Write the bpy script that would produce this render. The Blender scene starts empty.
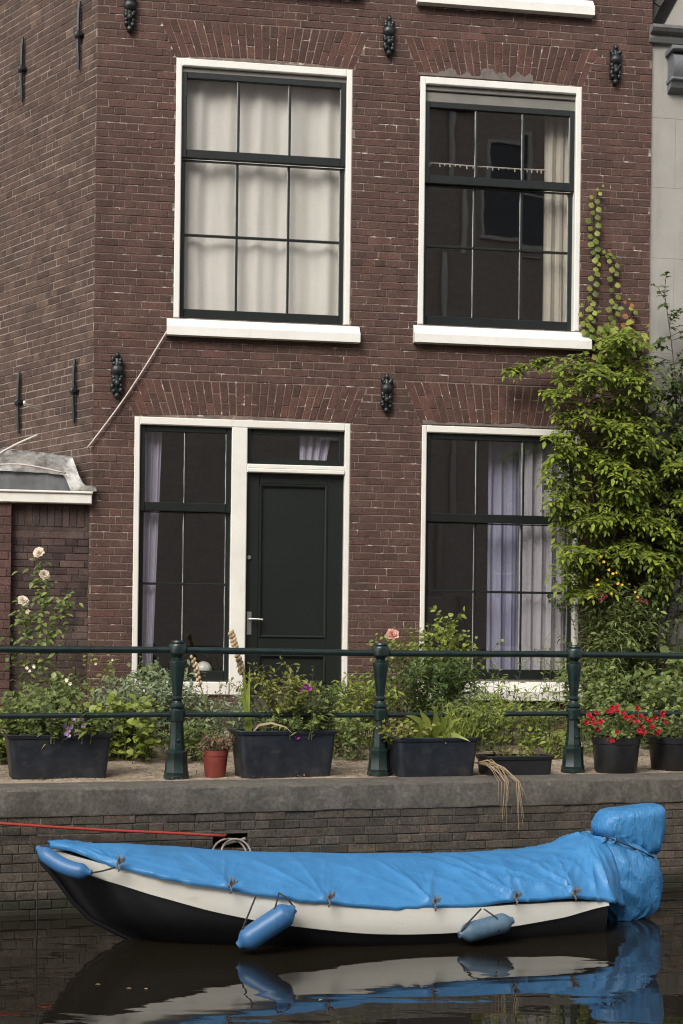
import bpy, math, random
from mathutils import Vector, Matrix, noise as mnoise
R = math.radians
PI = math.pi
sc = bpy.context.scene
C = sc.collection
rng = random.Random(7)

# ------------------------------------------------------------------ camera numbers and surveying helpers
F, CX, HY, ROLL, H = 1500.0, 341.5, 645.0, 0.012, 1.96

def un(px, py):
    dx, dy = px - CX, py - HY
    return dx + ROLL * dy, dy - ROLL * dx

def on_plane(px, py, D, t):              # survey a point on the vertical plane Y = D + t X
    a, b = un(px, py)
    u = a / F
    Y = D / (1 - t * u)
    return Vector((u * Y, Y, H - b / F * Y))

TF, DF = 0.15, 15.0                      # house front
TQ, DQ = 0.32, 11.45                     # quay face
KF, KQ = math.sqrt(1 + TF * TF), math.sqrt(1 + TQ * TQ)
FAC = Matrix.Translation((0, DF, 0)) @ Matrix.Rotation(math.atan(TF), 4, 'Z')
QUAY = Matrix.Translation((0, DQ, 0)) @ Matrix.Rotation(math.atan(TQ), 4, 'Z')
WORLD = Matrix.Identity(4)
CORNER = FAC @ Vector((-2.48, 0, 0))
SIDE = Matrix.Translation(CORNER) @ Matrix.Rotation(math.atan2(-1.15, 1), 4, 'Z')
BZ = 0.03
BOAT = Matrix.Translation((-1.945, 9.73, BZ)) @ Matrix.Rotation(R(17.6), 4, 'Z') @ Matrix.Scale(0.982, 4)
FACI, QUAYI, BOATI = FAC.inverted(), QUAY.inverted(), BOAT.inverted()

def fz(px, py, y=0.0):                   # house-front coordinates of a surveyed point
    p = FACI @ on_plane(px, py, DF + y * KF, TF)
    return p.x, p.z

def ground_z(q):
    t = min(1, max(0, (q - 0.7) / 2.2))
    return 0.905 + 0.2 * t * t * (3 - 2 * t)

def gp(px, q, py=None):                  # ground point q metres behind the quay face
    p = on_plane(px, 700 if py is None else py, DQ + q * KQ, TQ)
    if py is None:
        p.z = ground_z(q)
    return p

# ------------------------------------------------------------------ mesh building
class MB:
    def __init__(s):
        s.v, s.f = [], []
    def add(s, vs, fs):
        o = len(s.v)
        s.v.extend(vs)
        s.f.extend([tuple(i + o for i in f) for f in fs])
    def box(s, x0, x1, y0, y1, z0, z1):
        s.add([(x0,y0,z0),(x1,y0,z0),(x1,y1,z0),(x0,y1,z0),(x0,y0,z1),(x1,y0,z1),(x1,y1,z1),(x0,y1,z1)],
              [(0,3,2,1),(4,5,6,7),(0,1,5,4),(1,2,6,5),(2,3,7,6),(3,0,4,7)])
        return s
    def bbox(s, x0, x1, y0, y1, z0, z1, b=0.006):   # box with chamfered front edges (front is -y)
        v = [(x0,y1,z0),(x1,y1,z0),(x1,y1,z1),(x0,y1,z1),
             (x0,y0+b,z0),(x1,y0+b,z0),(x1,y0+b,z1),(x0,y0+b,z1),
             (x0+b,y0,z0+b),(x1-b,y0,z0+b),(x1-b,y0,z1-b),(x0+b,y0,z1-b)]
        f = [(3,2,1,0),(8,9,10,11)]
        for i in range(4):
            j = (i + 1) % 4
            f += [(i, j, 4+j, 4+i), (4+i, 4+j, 8+j, 8+i)]
        s.add(v, f)
        return s
    def prism(s, poly, y0, y1):                     # poly in x,z counter-clockwise seen from -y
        n = len(poly)
        s.add([(x, y0, z) for x, z in poly] + [(x, y1, z) for x, z in poly],
              [tuple(range(n)), tuple(range(2*n-1, n-1, -1))] + [(i, n+i, n+(i+1) % n, (i+1) % n) for i in range(n)])
        return s
    def tube(s, pts, r, n=8, caps=True):
        pts = [Vector(p) for p in pts]
        m = len(pts)
        rr = r if isinstance(r, (list, tuple)) else [r] * m
        o = len(s.v)
        up = None
        for i, p in enumerate(pts):
            d = pts[min(i+1, m-1)] - pts[max(i-1, 0)]
            d = d.normalized() if d.length > 1e-9 else Vector((0, 0, 1))
            if up is None:
                up = Vector((0, 0, 1)) if abs(d.z) < 0.9 else Vector((1, 0, 0))
            a = d.cross(up)
            a = a.normalized() if a.length > 1e-6 else d.orthogonal().normalized()
            b = a.cross(d).normalized()
            up = b
            for k in range(n):
                t = 2 * PI * k / n
                s.v.append(tuple(p + (a * math.cos(t) + b * math.sin(t)) * rr[i]))
        for i in range(m - 1):
            for k in range(n):
                k2 = (k + 1) % n
                s.f.append((o+i*n+k, o+i*n+k2, o+(i+1)*n+k2, o+(i+1)*n+k))
        if caps:
            s.f.append(tuple(o + k for k in range(n - 1, -1, -1)))
            s.f.append(tuple(o + (m-1)*n + k for k in range(n)))
        return s
    def lathe(s, prof, n=20, c=(0, 0, 0), ph=0.0):
        o = len(s.v)
        for r, z in prof:
            for k in range(n):
                t = 2 * PI * k / n + ph
                s.v.append((c[0] + r*math.cos(t), c[1] + r*math.sin(t), c[2] + z))
        for i in range(len(prof) - 1):
            for k in range(n):
                k2 = (k + 1) % n
                s.f.append((o+i*n+k, o+i*n+k2, o+(i+1)*n+k2, o+(i+1)*n+k))
        s.f.append(tuple(o + k for k in range(n - 1, -1, -1)))
        s.f.append(tuple(o + (len(prof)-1)*n + k for k in range(n)))
        return s
    def blob(s, c, r, n=10, m=7, jit=0.0):
        o = len(s.v)
        for i in range(m + 1):
            t = PI * i / m
            for k in range(n):
                a = 2 * PI * k / n
                q = 1 + rng.uniform(-jit, jit)
                s.v.append((c[0] + r[0]*math.sin(t)*math.cos(a)*q, c[1] + r[1]*math.sin(t)*math.sin(a)*q, c[2] - r[2]*math.cos(t)*q))
        for i in range(m):
            for k in range(n):
                k2 = (k + 1) % n
                s.f.append((o+i*n+k, o+i*n+k2, o+(i+1)*n+k2, o+(i+1)*n+k))
        return s
    def grid(s, fn, nu, nv, close=False):
        o = len(s.v)
        for j in range(nv + 1):
            for i in range(nu + (0 if close else 1)):
                s.v.append(tuple(fn(i / nu, j / nv)))
        w = nu if close else nu + 1
        for j in range(nv):
            for i in range(nu):
                i2 = (i + 1) % w
                s.f.append((o+j*w+i, o+j*w+i2, o+(j+1)*w+i2, o+(j+1)*w+i))
        return s
    def leaf(s, p, d, n, L, W, fold=0.35, droop=0.25, t1=0.35, w2=0.72):
        d = d.normalized()
        sd = d.cross(n)
        if sd.length < 1e-5:
            sd = d.orthogonal()
        sd.normalize()
        n = sd.cross(d)
        vs = [tuple(p)]
        for t, w in ((t1, 1.0), (0.72, w2)):
            c = p + d * (L * t) + Vector((0, 0, -droop * L * t * t))
            e = n * (fold * W * 0.5 * w)
            vs += [tuple(c - sd*(W*0.5*w) + e), tuple(c), tuple(c + sd*(W*0.5*w) + e)]
        vs.append(tuple(p + d * L + Vector((0, 0, -droop * L))))
        s.add(vs, [(0,2,1),(0,3,2),(1,2,5,4),(2,3,6,5),(4,5,7),(5,6,7)])
    def blade(s, pts, w, n=Vector((0, -1, 0.3))):    # a strap or grass blade along a path
        pts = [Vector(p) for p in pts]
        m = len(pts)
        vs, fs = [], []
        for i, p in enumerate(pts):
            d = pts[min(i+1, m-1)] - pts[max(i-1, 0)]
            sd = d.cross(n)
            sd = sd.normalized() if sd.length > 1e-6 else Vector((1, 0, 0))
            t = i / (m - 1)
            ww = w * (0.55 + 0.45*math.sin(PI*min(1, t*1.3))) * (1 - t**4)
            vs += [tuple(p - sd*ww*0.5), tuple(p + n.normalized()*(-0.12*ww)), tuple(p + sd*ww*0.5)]
        for i in range(m - 1):
            a = i * 3
            fs += [(a, a+1, a+4, a+3), (a+1, a+2, a+5, a+4)]
        s.add(vs, fs)

BASE = {}
def tag(o, label=None, cat=None, group=None, kind=None):
    if label: o['label'] = label
    if cat: o['category'] = cat
    if group: o['group'] = group
    if kind: o['kind'] = kind
    return o

def thing(name, label, cat, frame, base, group=None):
    o = bpy.data.objects.new(name, None)
    o.empty_display_size = 0.1
    C.objects.link(o)
    o.matrix_world = frame @ Matrix.Translation(base)
    BASE[o.name] = Vector(base)
    return tag(o, label, cat, group)

def emit(name, mb, mat, parent=None, frame=WORLD, base=None, smooth=False, label=None, cat=None, group=None, kind=None):
    if parent is not None:
        base = BASE[parent.name]
    elif base is None:
        xs, ys, zs = zip(*mb.v)
        base = Vector(((min(xs)+max(xs))/2, (min(ys)+max(ys))/2, min(zs)))
    base = Vector(base)
    bx, by, bz = base
    me = bpy.data.meshes.new(name)
    me.from_pydata([(x-bx, y-by, z-bz) for x, y, z in mb.v], [], mb.f)
    me.update()
    if smooth:
        me.shade_smooth()
        if smooth != True:
            me.set_sharp_from_angle(angle=R(smooth))
    for m in (mat if isinstance(mat, list) else [mat]):
        me.materials.append(m)
    o = bpy.data.objects.new(name, me)
    C.objects.link(o)
    BASE[o.name] = base
    if parent is not None:
        o.parent = parent
    else:
        o.matrix_world = frame @ Matrix.Translation(base)
    return tag(o, label, cat, group, kind)

# ------------------------------------------------------------------ materials
def nd(nt, t, **kw):
    n = nt.nodes.new(t)
    for k, v in kw.items():
        if k == 'op': n.operation = v
        else: n.inputs[k.replace('_', ' ')].default_value = v
    return n

def mul_val(nt, col, fac):
    """colour * scalar socket"""
    v = nt.nodes.new('ShaderNodeVectorMath'); v.operation = 'SCALE'
    nt.links.new(col, v.inputs[0]); nt.links.new(fac, v.inputs['Scale'])
    return v.outputs[0]

def rng_map(nt, sock, lo, hi, a=0.0, b=1.0):
    m = nt.nodes.new('ShaderNodeMapRange')
    m.inputs['From Min'].default_value = lo; m.inputs['From Max'].default_value = hi
    m.inputs['To Min'].default_value = a; m.inputs['To Max'].default_value = b
    nt.links.new(sock, m.inputs['Value'])
    return m.outputs[0]

def noise_tex(nt, co, scale, detail=5, rough=0.6, distort=0.0):
    sc3 = scale if isinstance(scale, tuple) else (scale,)*3
    mp = nt.nodes.new('ShaderNodeMapping'); mp.inputs['Scale'].default_value = sc3
    nt.links.new(co, mp.inputs[0])
    n = nt.nodes.new('ShaderNodeTexNoise')
    n.inputs['Scale'].default_value = 1; n.inputs['Detail'].default_value = detail
    n.inputs['Roughness'].default_value = rough; n.inputs['Distortion'].default_value = distort
    nt.links.new(mp.outputs[0], n.inputs['Vector'])
    return n.outputs['Fac']

def M(name, col, rough=0.6, var=0.15, vscale=5, island=0.0, island_cols=None, patches=(), bump=None, bump2=None,
      spec=0.5, metal=0.0, transl=0.0, rvar=0.0, tide=None, grit=None, ridged=()):
    m = bpy.data.materials.new(name)
    m.use_nodes = True
    nt = m.node_tree
    L = nt.links.new
    bs = nt.nodes['Principled BSDF']
    out = nt.nodes['Material Output']
    co = nt.nodes.new('ShaderNodeTexCoord').outputs['Object']
    rgb = nt.nodes.new('ShaderNodeRGB'); rgb.outputs[0].default_value = (*col, 1)
    c = rgb.outputs[0]
    geo = None
    if island_cols or island:
        geo = nt.nodes.new('ShaderNodeNewGeometry').outputs['Random Per Island']
    if island_cols:
        rp = nt.nodes.new('ShaderNodeValToRGB')
        cr = rp.color_ramp
        while len(cr.elements) < len(island_cols): cr.elements.new(0.5)
        for e, (p, k) in zip(cr.elements, island_cols):
            e.position = p; e.color = (*k, 1)
        L(geo, rp.inputs[0]); c = rp.outputs[0]
    if island:
        w = nt.nodes.new('ShaderNodeTexWhiteNoise'); w.noise_dimensions = '1D'
        L(geo, w.inputs['W'])
        c = mul_val(nt, c, rng_map(nt, w.outputs['Value'], 0, 1, 1 - island, 1 + island))
    if var:
        c = mul_val(nt, c, rng_map(nt, noise_tex(nt, co, vscale), 0.3, 0.7, 1 - var, 1 + var))
    for pc, ps, lo, hi, amt in patches:
        f = rng_map(nt, noise_tex(nt, co, ps, 6, 0.65), lo, hi, 0, amt)
        mx = nt.nodes.new('ShaderNodeMix'); mx.data_type = 'RGBA'
        L(f, mx.inputs['Factor']); L(c, mx.inputs['A']); mx.inputs['B'].default_value = (*pc, 1)
        c = mx.outputs['Result']
    if grit:
        c = mul_val(nt, c, rng_map(nt, noise_tex(nt, co, grit[0], 3, 0.75), 0.32, 0.68, 1 - grit[1], 1 + grit[1]))
    if tide:                              # slime left by the water level: (height, softness, colour)
        sep = nt.nodes.new('ShaderNodeSeparateXYZ'); L(co, sep.inputs[0])
        ad = nt.nodes.new('ShaderNodeMath'); ad.operation = 'MULTIPLY_ADD'; ad.inputs[1].default_value = 0.16
        L(noise_tex(nt, co, (3, 3, 1.5), 5), ad.inputs[0]); L(sep.outputs['Z'], ad.inputs[2])
        mx = nt.nodes.new('ShaderNodeMix'); mx.data_type = 'RGBA'
        L(rng_map(nt, ad.outputs[0], tide[0]+0.08, tide[0]+tide[1]+0.08, 0.9, 0), mx.inputs['Factor']); L(c, mx.inputs['A']); mx.inputs['B'].default_value = (*tide[2], 1)
        c = mx.outputs['Result']
    L(c, bs.inputs['Base Color'])
    bs.inputs['Roughness'].default_value = rough
    bs.inputs['Metallic'].default_value = metal
    bs.inputs['Specular IOR Level'].default_value = spec
    if rvar:
        L(rng_map(nt, noise_tex(nt, co, vscale * 2 if not isinstance(vscale, tuple) else vscale), 0.3, 0.7, max(0.02, rough - rvar), rough + rvar), bs.inputs['Roughness'])
    prev = None
    for b in (bump, bump2):
        if b:
            bn = nt.nodes.new('ShaderNodeBump')
            bn.inputs['Strength'].default_value = b[2] if len(b) > 2 else 0.6
            bn.inputs['Distance'].default_value = b[1]
            L(noise_tex(nt, co, b[0], 6, 0.6, b[3] if len(b) > 3 else 0), bn.inputs['Height'])
            if prev: L(prev, bn.inputs['Normal'])
            prev = bn.outputs[0]
    for rs, rd, rst in ridged:
        mp = nt.nodes.new('ShaderNodeMapping'); mp.inputs['Scale'].default_value = rs[:3]; mp.inputs['Rotation'].default_value = (0, 0, rs[3])
        L(co, mp.inputs[0])
        n = nt.nodes.new('ShaderNodeTexNoise'); n.noise_type = 'RIDGED_MULTIFRACTAL'
        n.inputs['Scale'].default_value = 1; n.inputs['Detail'].default_value = 2.0; n.inputs['Roughness'].default_value = 0.45
        L(mp.outputs[0], n.inputs['Vector'])
        bn = nt.nodes.new('ShaderNodeBump'); bn.inputs['Strength'].default_value = rst; bn.inputs['Distance'].default_value = rd
        L(n.outputs[0], bn.inputs['Height'])
        if prev: L(prev, bn.inputs['Normal'])
        prev = bn.outputs[0]
    if prev: L(prev, bs.inputs['Normal'])
    if transl:
        tr = nt.nodes.new('ShaderNodeBsdfTranslucent')
        L(c, tr.inputs['Color'])
        mix = nt.nodes.new('ShaderNodeMixShader'); mix.inputs[0].default_value = transl
        L(bs.outputs[0], mix.inputs[1]); L(tr.outputs[0], mix.inputs[2]); L(mix.outputs[0], out.inputs[0])
    return m

brick_cols = [(0.0, (0.067, 0.039, 0.032)), (0.25, (0.073, 0.0415, 0.0335)), (0.6, (0.079, 0.044, 0.0355)), (0.95, (0.086, 0.047, 0.0375)), (1.0, (0.104, 0.052, 0.041))]
m_brick = M('front brick', (1, 1, 1), 0.85, 0.24, (5, 5, 3), 0.08, brick_cols,
            patches=[((0.045, 0.028, 0.024), 0.9, 0.5, 0.78, 0.5), ((0.2, 0.15, 0.13), 22, 0.66, 0.8, 0.5), ((0.17, 0.13, 0.115), 1.7, 0.64, 0.85, 0.3)],
            bump=(45, 0.004, 0.8), bump2=(110, 0.003, 0.8), spec=0.25, grit=(70, 0.42))
m_brick_red = M('arch brick', (1, 1, 1), 0.85, 0.2, 14, 0.13,
                [(0.0, (0.064, 0.035, 0.0285)), (0.5, (0.079, 0.0405, 0.032)), (1.0, (0.098, 0.048, 0.037))],
                patches=[((0.19, 0.15, 0.13), 26, 0.66, 0.8, 0.5), ((0.04, 0.025, 0.02), 1.5, 0.5, 0.75, 0.5)],
                bump=(45, 0.004, 0.8), bump2=(110, 0.003, 0.8), spec=0.25, grit=(70, 0.42))
m_brick_side = M('side brick', (1, 1, 1), 0.88, 0.25, 9, 0.12,
                 [(0.0, (0.06, 0.04, 0.033)), (0.5, (0.075, 0.049, 0.039)), (0.93, (0.086, 0.055, 0.043)), (1.0, (0.115, 0.076, 0.056))],
                 patches=[((0.19, 0.13, 0.09), 3.5, 0.58, 0.8, 0.4), ((0.05, 0.03, 0.026), 1.1, 0.5, 0.75, 0.5)],
                 bump=(40, 0.005, 0.9), spec=0.25, grit=(60, 0.45))
m_brick_pier = M('pier brick', (1, 1, 1), 0.85, 0.18, 14, 0.14,
                 [(0.0, (0.06, 0.033, 0.029)), (1.0, (0.092, 0.05, 0.043))], bump=(45, 0.004, 0.8), spec=0.25, grit=(65, 0.4))
m_brick_annex = M('annex brick', (1, 1, 1), 0.88, 0.25, 10, 0.2,
                  [(0.0, (0.04, 0.028, 0.025)), (0.6, (0.055, 0.036, 0.032)), (1.0, (0.08, 0.05, 0.043))],
                  patches=[((0.12, 0.1, 0.09), 2.6, 0.5, 0.75, 0.45)], bump=(45, 0.004, 0.8), spec=0.25, grit=(65, 0.4))
m_brick_quay = M('quay brick', (1, 1, 1), 0.75, 0.3, 7, 0.14,
                 [(0.0, (0.053, 0.045, 0.035)), (0.5, (0.067, 0.056, 0.043)), (0.9, (0.077, 0.062, 0.047)), (1.0, (0.09, 0.068, 0.051))],
                 patches=[((0.17, 0.16, 0.145), 9, 0.6, 0.76, 0.65), ((0.035, 0.034, 0.025), 2.0, 0.48, 0.7, 0.7), ((0.2, 0.19, 0.17), (26, 26, 14), 0.66, 0.74, 0.6)],
                 bump=(40, 0.004, 0.8), spec=0.3, grit=(48, 0.5), tide=(0.08, 0.09, (0.02, 0.021, 0.012)))
m_mortar = M('mortar', (0.18, 0.14, 0.115), 0.95, 0.35, 12, patches=[((0.07, 0.05, 0.042), (1.6, 1.6, 2.6), 0.46, 0.64, 0.75), ((0.6, 0.55, 0.5), (7, 7, 14), 0.57, 0.65, 0.9)], bump=(60, 0.004), spec=0.1)
m_mortar_side = M('side mortar', (0.25, 0.21, 0.175), 0.95, 0.3, 9, patches=[((0.1, 0.075, 0.06), 2.2, 0.45, 0.65, 0.7), ((0.45, 0.41, 0.36), 6, 0.58, 0.72, 0.7)], bump=(60, 0.004), spec=0.1)
m_mortar_quay = M('quay mortar', (0.1, 0.09, 0.078), 0.95, 0.3, 9, patches=[((0.04, 0.036, 0.03), 3, 0.42, 0.6, 0.8), ((0.35, 0.34, 0.31), 5.5, 0.6, 0.7, 0.8)], bump=(60, 0.004), spec=0.1, tide=(0.08, 0.09, (0.018, 0.019, 0.011)))
m_plaster_patch = M('mortar patch', (0.14, 0.118, 0.105), 0.95, 0.25, 12, bump=(40, 0.004))
m_white = M('white paint', (0.68, 0.66, 0.61), 0.42, 0.05, 4, patches=[((0.42, 0.39, 0.33), (9, 9, 2.5), 0.58, 0.8, 0.45)], bump=(30, 0.001, 0.3))
m_white_door = M('cream paint', (0.66, 0.635, 0.575), 0.42, 0.06, 4, patches=[((0.4, 0.37, 0.31), (9, 9, 2.5), 0.57, 0.8, 0.45)], bump=(30, 0.001, 0.3))
m_sash = M('sash paint', (0.0095, 0.0125, 0.0115), 0.3, 0.2, 8, bump=(40, 0.001, 0.3))
m_housing_shade = M('housing and head shade', (0.15, 0.142, 0.122), 0.6, 0.15, 5)
m_door = M('door paint', (0.009, 0.0115, 0.0098), 0.33, 0.1, 1.5, bump=(6, 0.001, 0.2))
m_steel = M('brushed steel', (0.55, 0.54, 0.5), 0.35, 0.1, 20, metal=1.0)
m_iron = M('painted iron', (0.010, 0.0125, 0.013), 0.42, 0.3, 15, bump=(30, 0.006, 0.7), rvar=0.12)
m_rail = M('rail paint', (0.006, 0.0165, 0.0145), 0.34, 0.25, 9, bump=(35, 0.002, 0.4), rvar=0.1)
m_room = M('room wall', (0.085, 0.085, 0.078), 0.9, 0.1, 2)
m_sheer = M('white curtain', (0.8, 0.775, 0.725), 0.9, 0.06, (6, 6, 1.2), transl=0.15)
m_cream = M('cream curtain', (0.62, 0.58, 0.5), 0.9, 0.08, (6, 6, 1.2), transl=0.25)
m_lilac = M('lilac curtain', (0.62, 0.58, 0.72), 0.9, 0.1, (9, 9, 1.2), transl=0.25)
m_blue_cur = M('blue curtain', (0.40, 0.40, 0.56), 0.9, 0.1, (9, 9, 1.2), transl=0.25)
m_grey_cur = M('grey lilac curtain', (0.58, 0.555, 0.615), 0.9, 0.1, (9, 9, 1.2), transl=0.25)
m_lead = M('lead sheet', (0.44, 0.44, 0.43), 0.55, 0.3, 7, patches=[((0.75, 0.74, 0.72), 7, 0.44, 0.56, 0.9), ((0.12, 0.12, 0.12), 3, 0.55, 0.75, 0.5)], bump=(14, 0.02, 0.7), metal=0.15)
m_zinc = M('zinc panel', (0.14, 0.145, 0.15), 0.5, 0.25, (12, 12, 3), bump=(14, 0.005, 0.5), metal=0.2)
m_plaster = M('grey plaster', (0.3, 0.287, 0.26), 0.9, 0.1, 2.0, patches=[((0.16, 0.152, 0.14), (3, 3, 0.8), 0.48, 0.75, 0.55), ((0.33, 0.315, 0.285), 9, 0.6, 0.75, 0.5)], bump=(50, 0.003, 0.5), spec=0.2)
m_stone = M('grey moulded stone', (0.14, 0.137, 0.13), 0.8, 0.2, 6, bump=(40, 0.004, 0.6))
m_corbel = M('blue grey stone', (0.13, 0.137, 0.145), 0.7, 0.2, 8, bump=(30, 0.004, 0.6))
m_tile = M('roof tile', (0.045, 0.04, 0.036), 0.7, 0.3, 8, 0.25, bump=(30, 0.006, 0.7))
m_coping = M('coping concrete', (0.108, 0.097, 0.08), 0.8, 0.25, 5, 0.1,
             patches=[((0.21, 0.21, 0.19), (7, 7, 9), 0.55, 0.72, 0.55), ((0.24, 0.23, 0.2), 22, 0.67, 0.76, 0.5), ((0.04, 0.04, 0.034), 2.5, 0.5, 0.7, 0.6), ((0.15, 0.12, 0.09), 4, 0.58, 0.8, 0.35)], bump=(50, 0.006, 0.7), bump2=(8, 0.01, 0.5), spec=0.3, grit=(36, 0.3))
m_pave = M('sandy pavement', (0.33, 0.265, 0.195), 0.95, 0.35, 18, patches=[((0.12, 0.085, 0.062), 5, 0.5, 0.68, 0.75), ((0.4, 0.34, 0.27), 30, 0.6, 0.72, 0.7)], bump=(60, 0.012, 0.9), bump2=(9, 0.02, 0.6), spec=0.15)
m_ground = M('ground', (0.16, 0.13, 0.1), 0.95, 0.3, 1.2, bump=(20, 0.02))
m_street = M('street', (0.12, 0.11, 0.1), 0.9, 0.2, 1.0, bump=(20, 0.02))
m_planter = M('planter plastic', (0.0115, 0.0145, 0.0205), 0.45, 0.2, 6, patches=[((0.09, 0.072, 0.055), (6, 6, 9), 0.55, 0.78, 0.5), ((0.05, 0.05, 0.052), 28, 0.6, 0.75, 0.5)], bump=(25, 0.002, 0.3), rvar=0.1)
m_pot = M('black plastic', (0.011, 0.011, 0.012), 0.45, 0.2, 6, patches=[((0.06, 0.05, 0.04), 8, 0.6, 0.8, 0.4)], rvar=0.1)
m_terra = M('red pot', (0.17, 0.03, 0.02), 0.55, 0.15, 12, patches=[((0.35, 0.2, 0.15), 14, 0.62, 0.8, 0.4)])
m_soil = M('potting soil', (0.035, 0.024, 0.017), 0.95, 0.3, 30, bump=(60, 0.015, 0.9))
m_tarp = M('blue tarpaulin', (0.04, 0.19, 0.41), 0.42, 0.1, 3.5, patches=[((0.08, 0.28, 0.53), (9, 5, 9), 0.55, 0.75, 0.4), ((0.022, 0.12, 0.30), 2.2, 0.55, 0.8, 0.3)],
           bump=((5, 18, 9), 0.010, 0.5, 1.4), bump2=((44, 16, 44), 0.003, 0.5, 0.8), rvar=0.1, ridged=(((5.5, 1.6, 3, 0.5), 0.014, 0.9), ((9, 2.5, 5, -0.45), 0.010, 0.8)))
m_tarp2 = M('crumpled blue tarpaulin', (0.04, 0.19, 0.41), 0.36, 0.12, 5, patches=[((0.08, 0.28, 0.53), 12, 0.55, 0.72, 0.5)],
            bump=((16, 16, 5), 0.022, 0.7, 1.2), bump2=(45, 0.003, 0.5, 1.0), rvar=0.1, ridged=(((9, 9, 2.6, 0.3), 0.022, 0.9), ((16, 16, 6, 0.9), 0.010, 0.8)))
m_hull = M('black hull', (0.0065, 0.006, 0.0075), 0.5, 0.2, 3, patches=[((0.03, 0.028, 0.03), (3, 3, 12), 0.6, 0.8, 0.4)], bump=(6, 0.004, 0.3))
m_strake = M('cream strake', (0.74, 0.72, 0.645), 0.45, 0.06, 3, patches=[((0.4, 0.36, 0.28), (3, 3, 14), 0.6, 0.78, 0.4), ((0.3, 0.28, 0.22), (22, 22, 6), 0.66, 0.74, 0.5)], bump=(10, 0.003, 0.3))
m_fender = M('blue fender', (0.035, 0.13, 0.29), 0.42, 0.15, 8, patches=[((0.18, 0.24, 0.3), 16, 0.56, 0.75, 0.5), ((0.02, 0.06, 0.12), 7, 0.55, 0.75, 0.5)])
m_fender_old = M('faded fender', (0.07, 0.13, 0.19), 0.55, 0.2, 9, patches=[((0.13, 0.17, 0.2), 12, 0.5, 0.7, 0.6)])
m_rope = M('dark rope', (0.03, 0.028, 0.028), 0.9, 0.3, 60)
m_tie = M('grey rope', (0.13, 0.115, 0.105), 0.9, 0.4, 50)
m_red_rope = M('red rope', (0.3, 0.032, 0.02), 0.75, 0.2, 60)
m_pipe = M('tan pipe', (0.27, 0.225, 0.18), 0.6, 0.2, 20)
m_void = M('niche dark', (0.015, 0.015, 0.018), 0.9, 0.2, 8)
m_cable = M('pale cable', (0.5, 0.44, 0.4), 0.6, 0.1, 20)
m_ball = M('milky glass', (0.6, 0.6, 0.55), 0.15, 0.1, 8)
m_opp = M('brick across water', (1, 1, 1), 0.85, 0.2, 9, 0.25, [(0.0, (0.14, 0.075, 0.06)), (1.0, (0.26, 0.14, 0.105))], bump=(45, 0.004))

def leafmat(name, a, b, rough=0.42, tr=0.32):
    return M(name, (1, 1, 1), rough, 0.12, 20, 0.25, [(0.0, a), (1.0, b)], transl=tr, spec=0.4)
m_lf_vine = leafmat('vine leaf', (0.065, 0.108, 0.015), (0.29, 0.345, 0.045))
m_lf_dark = leafmat('dark leaf', (0.045, 0.08, 0.022), (0.115, 0.16, 0.042))
m_lf_mid = leafmat('mid leaf', (0.095, 0.14, 0.036), (0.23, 0.27, 0.085))
m_lf_bright = leafmat('bright leaf', (0.15, 0.2, 0.03), (0.3, 0.34, 0.07))
m_lf_yellow = leafmat('yellow green leaf', (0.15, 0.17, 0.03), (0.30, 0.29, 0.07))
m_lf_silver = leafmat('silver leaf', (0.13, 0.17, 0.085), (0.28, 0.33, 0.2), 0.6)
m_lf_creeper = leafmat('creeper leaf', (0.075, 0.12, 0.016), (0.26, 0.28, 0.045))
m_lf_red = leafmat('reddened leaf', (0.2, 0.05, 0.03), (0.3, 0.13, 0.05))
m_dry = leafmat('dry stalk', (0.33, 0.23, 0.13), (0.5, 0.38, 0.24), 0.8, 0.15)
m_brown = leafmat('dead leaf', (0.11, 0.06, 0.035), (0.25, 0.16, 0.09), 0.8, 0.15)
m_stem = M('green stem', (0.09, 0.11, 0.035), 0.6, 0.3, 20)
m_wood = M('woody stem', (0.09, 0.065, 0.045), 0.85, 0.3, 20, bump=(30, 0.004))
m_rose = leafmat('ivory petal', (0.72, 0.58, 0.44), (0.82, 0.76, 0.64), 0.6, 0.3)
m_pink = leafmat('pink petal', (0.62, 0.28, 0.24), (0.75, 0.45, 0.36), 0.6, 0.3)
m_red = leafmat('red petal', (0.3, 0.008, 0.014), (0.5, 0.02, 0.03), 0.55, 0.25)
m_purple = leafmat('mauve petal', (0.42, 0.24, 0.48), (0.62, 0.44, 0.66), 0.6, 0.3)
m_magenta = leafmat('magenta petal', (0.28, 0.015, 0.2), (0.42, 0.04, 0.36), 0.6, 0.3)
m_yellow = leafmat('yellow petal', (0.6, 0.36, 0.03), (0.72, 0.5, 0.06), 0.6, 0.3)
m_crimson = leafmat('crimson petal', (0.2, 0.01, 0.025), (0.3, 0.03, 0.05), 0.6, 0.3)

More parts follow.
